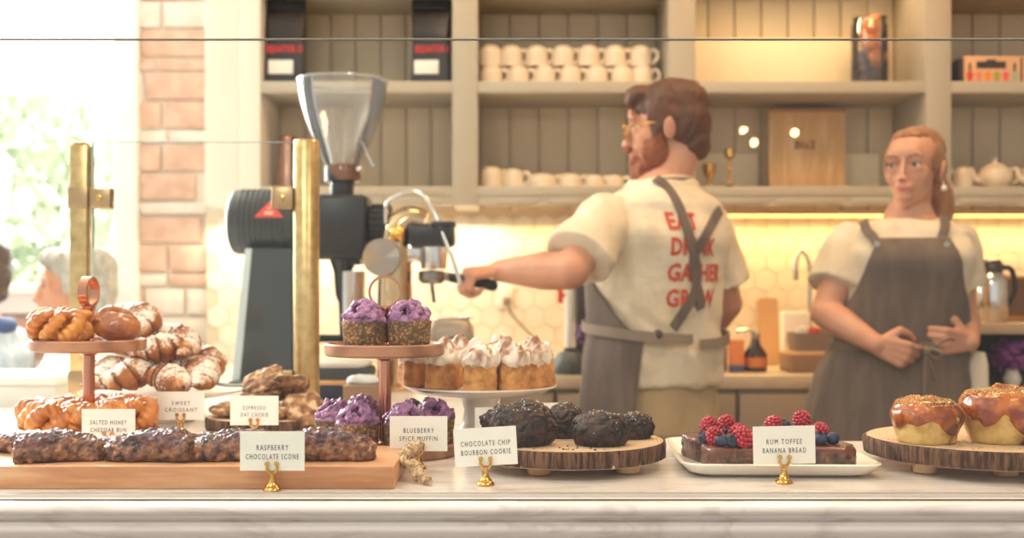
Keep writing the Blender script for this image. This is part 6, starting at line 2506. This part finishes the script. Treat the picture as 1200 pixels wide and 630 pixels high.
for q in (1,):
    mb = MB(); mb.ell((0, 0, 0), .0085, M=HW @ tr(q * .076, .004, -.056)); mb.tube([HW @ Vector((q * .076, .004, -.048)), HW @ Vector((q * .073, .006, -.036))], .0014, 6)
    obj('earring', mb, mat('pearl', '#efe3d2', .2, coat=.5), wom, world=True)

# ================================================================== two customers seated by the window
def customer(label, x, y, hz, face, hair_e, hair_m, top_m, extra, seat=.46):
    z0 = hz - .62
    T = Torso([(z0 + .02, x, y, .17, .125), (z0 + .20, x, y, .150, .11), (z0 + .36, x, y, .175, .115), (z0 + .42, x, y, .15, .085), (z0 + .475, x, y, .07, .065), (z0 + .52, x, y, .055, .055)], face)
    Hh = tr(x, y, hz) + Matrix.Diagonal((0, 0, 0, 0)) if False else tr(x + T.f.x * .02, y + T.f.y * .02, hz) @ Matrix.Rotation(math.radians(face), 4, 'Z')
    p = thing('person', label, 'person', (x, y, 0))
    b = MB()
    T.loft(b, z0 + .02, z0 + .51, -.004)
    b.cap((x, y, z0 + .46), .055, Hh @ Vector((0, .02, -.07)), .052)
    head(b, Hh)
    arms = []
    for s in (-1, 1):
        S_ = Vector((x, y, z0 + .39)) + T.l * .165 * s
        E_ = S_ + T.l * .05 * s + T.f * .06 + Vector((0, 0, -.27))
        W_ = E_ + T.f * .22 - T.l * .06 * s + Vector((0, 0, .03))
        b.cap(S_, .05, E_, .04); b.cap(E_, .042, W_, .028)
        hand(b, W_, T.f * .9 - T.l * .3 * s, Vector((0, 0, 1)) * .6 - T.l * s, Vector((0, 0, -1)), (.4, .45, .5, .5), .5)
        arms.append((S_, E_, W_))
        hp = Vector((x, y, z0 + .05)) + T.l * .09 * s
        kn_ = hp + T.f * .42
        an = Vector((kn_.x, kn_.y, .09)) - T.f * .05
        b.cap(hp, .08, kn_, .055); b.cap(kn_, .055, an, .04); b.cap(an, .035, an + T.f * .13 + Vector((0, 0, -.055)), .03)
    obj('body', remesh(b, .007, 3), SKIN_M, p, world=True, sharp=0)
    c = MB()
    T.loft(c, z0 + .0, z0 + .478, .016)
    for S_, E_, W_ in arms:
        c.cap(S_, .068, E_, .056); c.cap(E_, .056, E_.lerp(W_, .8), .042)
    cm = remesh(c, .007, 4); displace(cm, lambda q, n: fold(q, x * 9, 1.5))
    obj('top', cm, top_m, p, world=True, sharp=0)
    c = MB()
    T.loft(c, z0 - .06, z0 + .06, .01)
    for s in (-1, 1):
        hp = Vector((x, y, z0 + .03)) + T.l * .09 * s
        kn_ = hp + T.f * .42
        an = Vector((kn_.x, kn_.y, .12)) - T.f * .05
        c.cap(hp, .095, kn_, .07); c.cap(kn_, .07, an, .055)
    obj('trousers', remesh(c, .008, 3), NAVY, p, world=True, sharp=0)
    obj('hair', hair_mesh(hair_e, Hh, 1.0, vox=.005, amp=.005, seed=2), hair_m, p, world=True, sharp=0)
    face_parts(Hh, 1.0, p, hair_m)
    extra(T, Hh, p, z0)
    st = thing('stool', 'plain wooden stool under the ' + ('grey-haired' if 'grey' in label else 'dark-haired') + ' customer by the window', 'stool', (x, y, 0), math.radians(face), 'customer stools')
    m = MB(); m.lathe([(.001, z0 - .12), (.17, z0 - .12), (.175, z0 - .11), (.175, z0 - .09), (.001, z0 - .085)], 32)
    obj('seat', m, PALEWOOD, st)
    for s in (-1, 1):
        for u in (-1, 1):
            m = MB(); m.tube([(s * .10, u * .10, z0 - .12), (s * .15, u * .15, 0)], .014, 10)
            obj('leg', m, PALEWOOD, st)


short_hair = [((0, .020, .056), (.084, .100, .070)), ((0, .052, .012), (.082, .066, .088)), ((0, .066, -.045), (.062, .040, .05)), ((.070, .002, .020), (.016, .050, .052)), ((-.070, .002, .020), (.016, .050, .052)), ((0, -.055, .086), (.062, .044, .030))]


def no_extra(T, Hh, p, z0):
    pass


def scarf(T, Hh, p, z0):
    m = MB(); m.tube([Vector((T.at(z0 + .45)[0], T.at(z0 + .45)[1], z0 + .46)) + T.f * (.085 * math.cos(a)) + T.l * (.085 * math.sin(a)) for a in [2 * PI * k / 30 for k in range(30)]], .026, 12, closed=True)
    m.tube(smoothpath([T.pt(z0 + .46, D(25), .03), T.pt(z0 + .36, D(30), .035), T.pt(z0 + .2, D(32), .04), T.pt(z0 + .1, D(34), .045)], 5), .028, 12, flat=.5)
    obj('scarf', m, mat('blue_scarf', '#3c527c', .85), p, world=True)


customer('grey-haired person in pale clothes sitting by the window behind the brass post', ax(97, 3.42), 3.42, EYE - (338 - HYP) / FPX * 3.42, -62, short_hair, mat('silver_hair', '#b9b4ab', .6, c2='#a39d92', ns=40), mat('white_linen', '#e4e2dc', .85), no_extra)
customer('dark-haired person with blue scarf sitting at the left edge by the window', ax(-24, 3.68), 3.68, EYE - (322 - HYP) / FPX * 3.68, -100, short_hair, mat('dark_brown_hair', '#4a3a30', .6), mat('pale_blue_shirt', '#b9c6d2', .85, c2='#a4b4c4', ns=30), scarf)
# ------------------------------------------------------------------ light, sky, camera
W = bpy.data.worlds.new('daylight'); SC.world = W
W.use_nodes = True
bg = W.node_tree.nodes['Background']
bg.inputs['Color'].default_value = (1.0, 0.985, 0.95, 1)
bg.inputs['Strength'].default_value = 0.52
# brighter sky towards the window side
_t = W.node_tree
_tc = _t.nodes.new('ShaderNodeTexCoord'); _sx = _t.nodes.new('ShaderNodeSeparateXYZ'); _mr = _t.nodes.new('ShaderNodeMapRange')
_t.links.new(_tc.outputs['Generated'], _sx.inputs[0]); _t.links.new(_sx.outputs['Y'], _mr.inputs['Value'])
_mr.inputs['From Min'].default_value = -.2; _mr.inputs['From Max'].default_value = .7
_mr.inputs['To Min'].default_value = 0.74; _mr.inputs['To Max'].default_value = 2.6
_t.links.new(_mr.outputs[0], bg.inputs['Strength'])


def area(name, loc, rot_, size, energy, col, size_y=None):
    l = bpy.data.lights.new(name, 'AREA')
    l.energy = energy; l.color = col; l.shape = 'RECTANGLE'; l.size = size; l.size_y = size_y or size
    o = bpy.data.objects.new(name, l); COL.objects.link(o)
    o.location = loc; o.rotation_euler = tuple(math.radians(a) for a in rot_)
    return o


def sun(name, rot_, e, col, ang=2.0):
    l = bpy.data.lights.new(name, 'SUN'); l.energy = e; l.color = col; l.angle = math.radians(ang)
    o = bpy.data.objects.new(name, l); COL.objects.link(o); o.rotation_euler = tuple(math.radians(a) for a in rot_)
    return o


area('window_daylight', (-2.45, 4.25, 2.05), (-72, 0, 12), 2.1, 330, (1.0, .97, .92), 1.5)
area('strip_glow', (.9, 3.91, HZ0 - .024), (-12, 0, 0), 1.9, 6, (1.0, .62, .25), .03)
area('strip_glow_left', (-.55, 3.91, HZ0 - .024), (-12, 0, 0), 1.0, 6, (1.0, .84, .62), .03)
area('ceiling_lamp_warm', (1.0, 2.7, 2.85), (0, 0, 0), .5, 17, (1.0, .56, .25))
area('ceiling_lamp_middle', (-.1, 2.6, 2.85), (0, 0, 0), .5, 9, (1.0, .74, .48))
area('counter_fill_left', (-.7, 1.0, 2.15), (6, 0, 0), .35, 9, (1.0, .93, .84))  # unseen fill light added to brighten the food from the front
area('counter_fill_right', (.6, 1.0, 2.15), (6, 0, 0), .35, 7, (1.0, .86, .70))  # matching added fill for the right half, no lamp hangs here
area('shelf_glow_upper', (.93, 3.80, 2.235), (-28, 0, 0), .6, 1.6, (1.0, .74, .42), .03)  # added light without a fitting, brightens the pale panels of the third bay
sun('sun', (0, 48, 0), 9.0, (1.0, .96, .88))

cam = bpy.data.cameras.new('camera')
co = bpy.data.objects.new('camera', cam); COL.objects.link(co)
co.location = (0, 0, EYE)
co.rotation_euler = (PI / 2, 0, 0)
cam.sensor_width = 36
cam.lens = 36 * FPX / 1200
cam.shift_y = (HYP - 315) / 1200
cam.clip_start = .05
cam.dof.use_dof = True
cam.dof.focus_distance = 1.6
cam.dof.aperture_fstop = 3.8
SC.camera = co

SC.view_settings.view_transform = 'Standard'
SC.view_settings.look = 'None'
SC.view_settings.gamma = 1
SC.view_settings.use_curve_mapping = False
SC.view_settings.exposure = 0.28
SC.cycles.use_denoising = True
SC.cycles.max_bounces = 8
SC.cycles.transparent_max_bounces = 16
SC.cycles.sample_clamp_indirect = 6
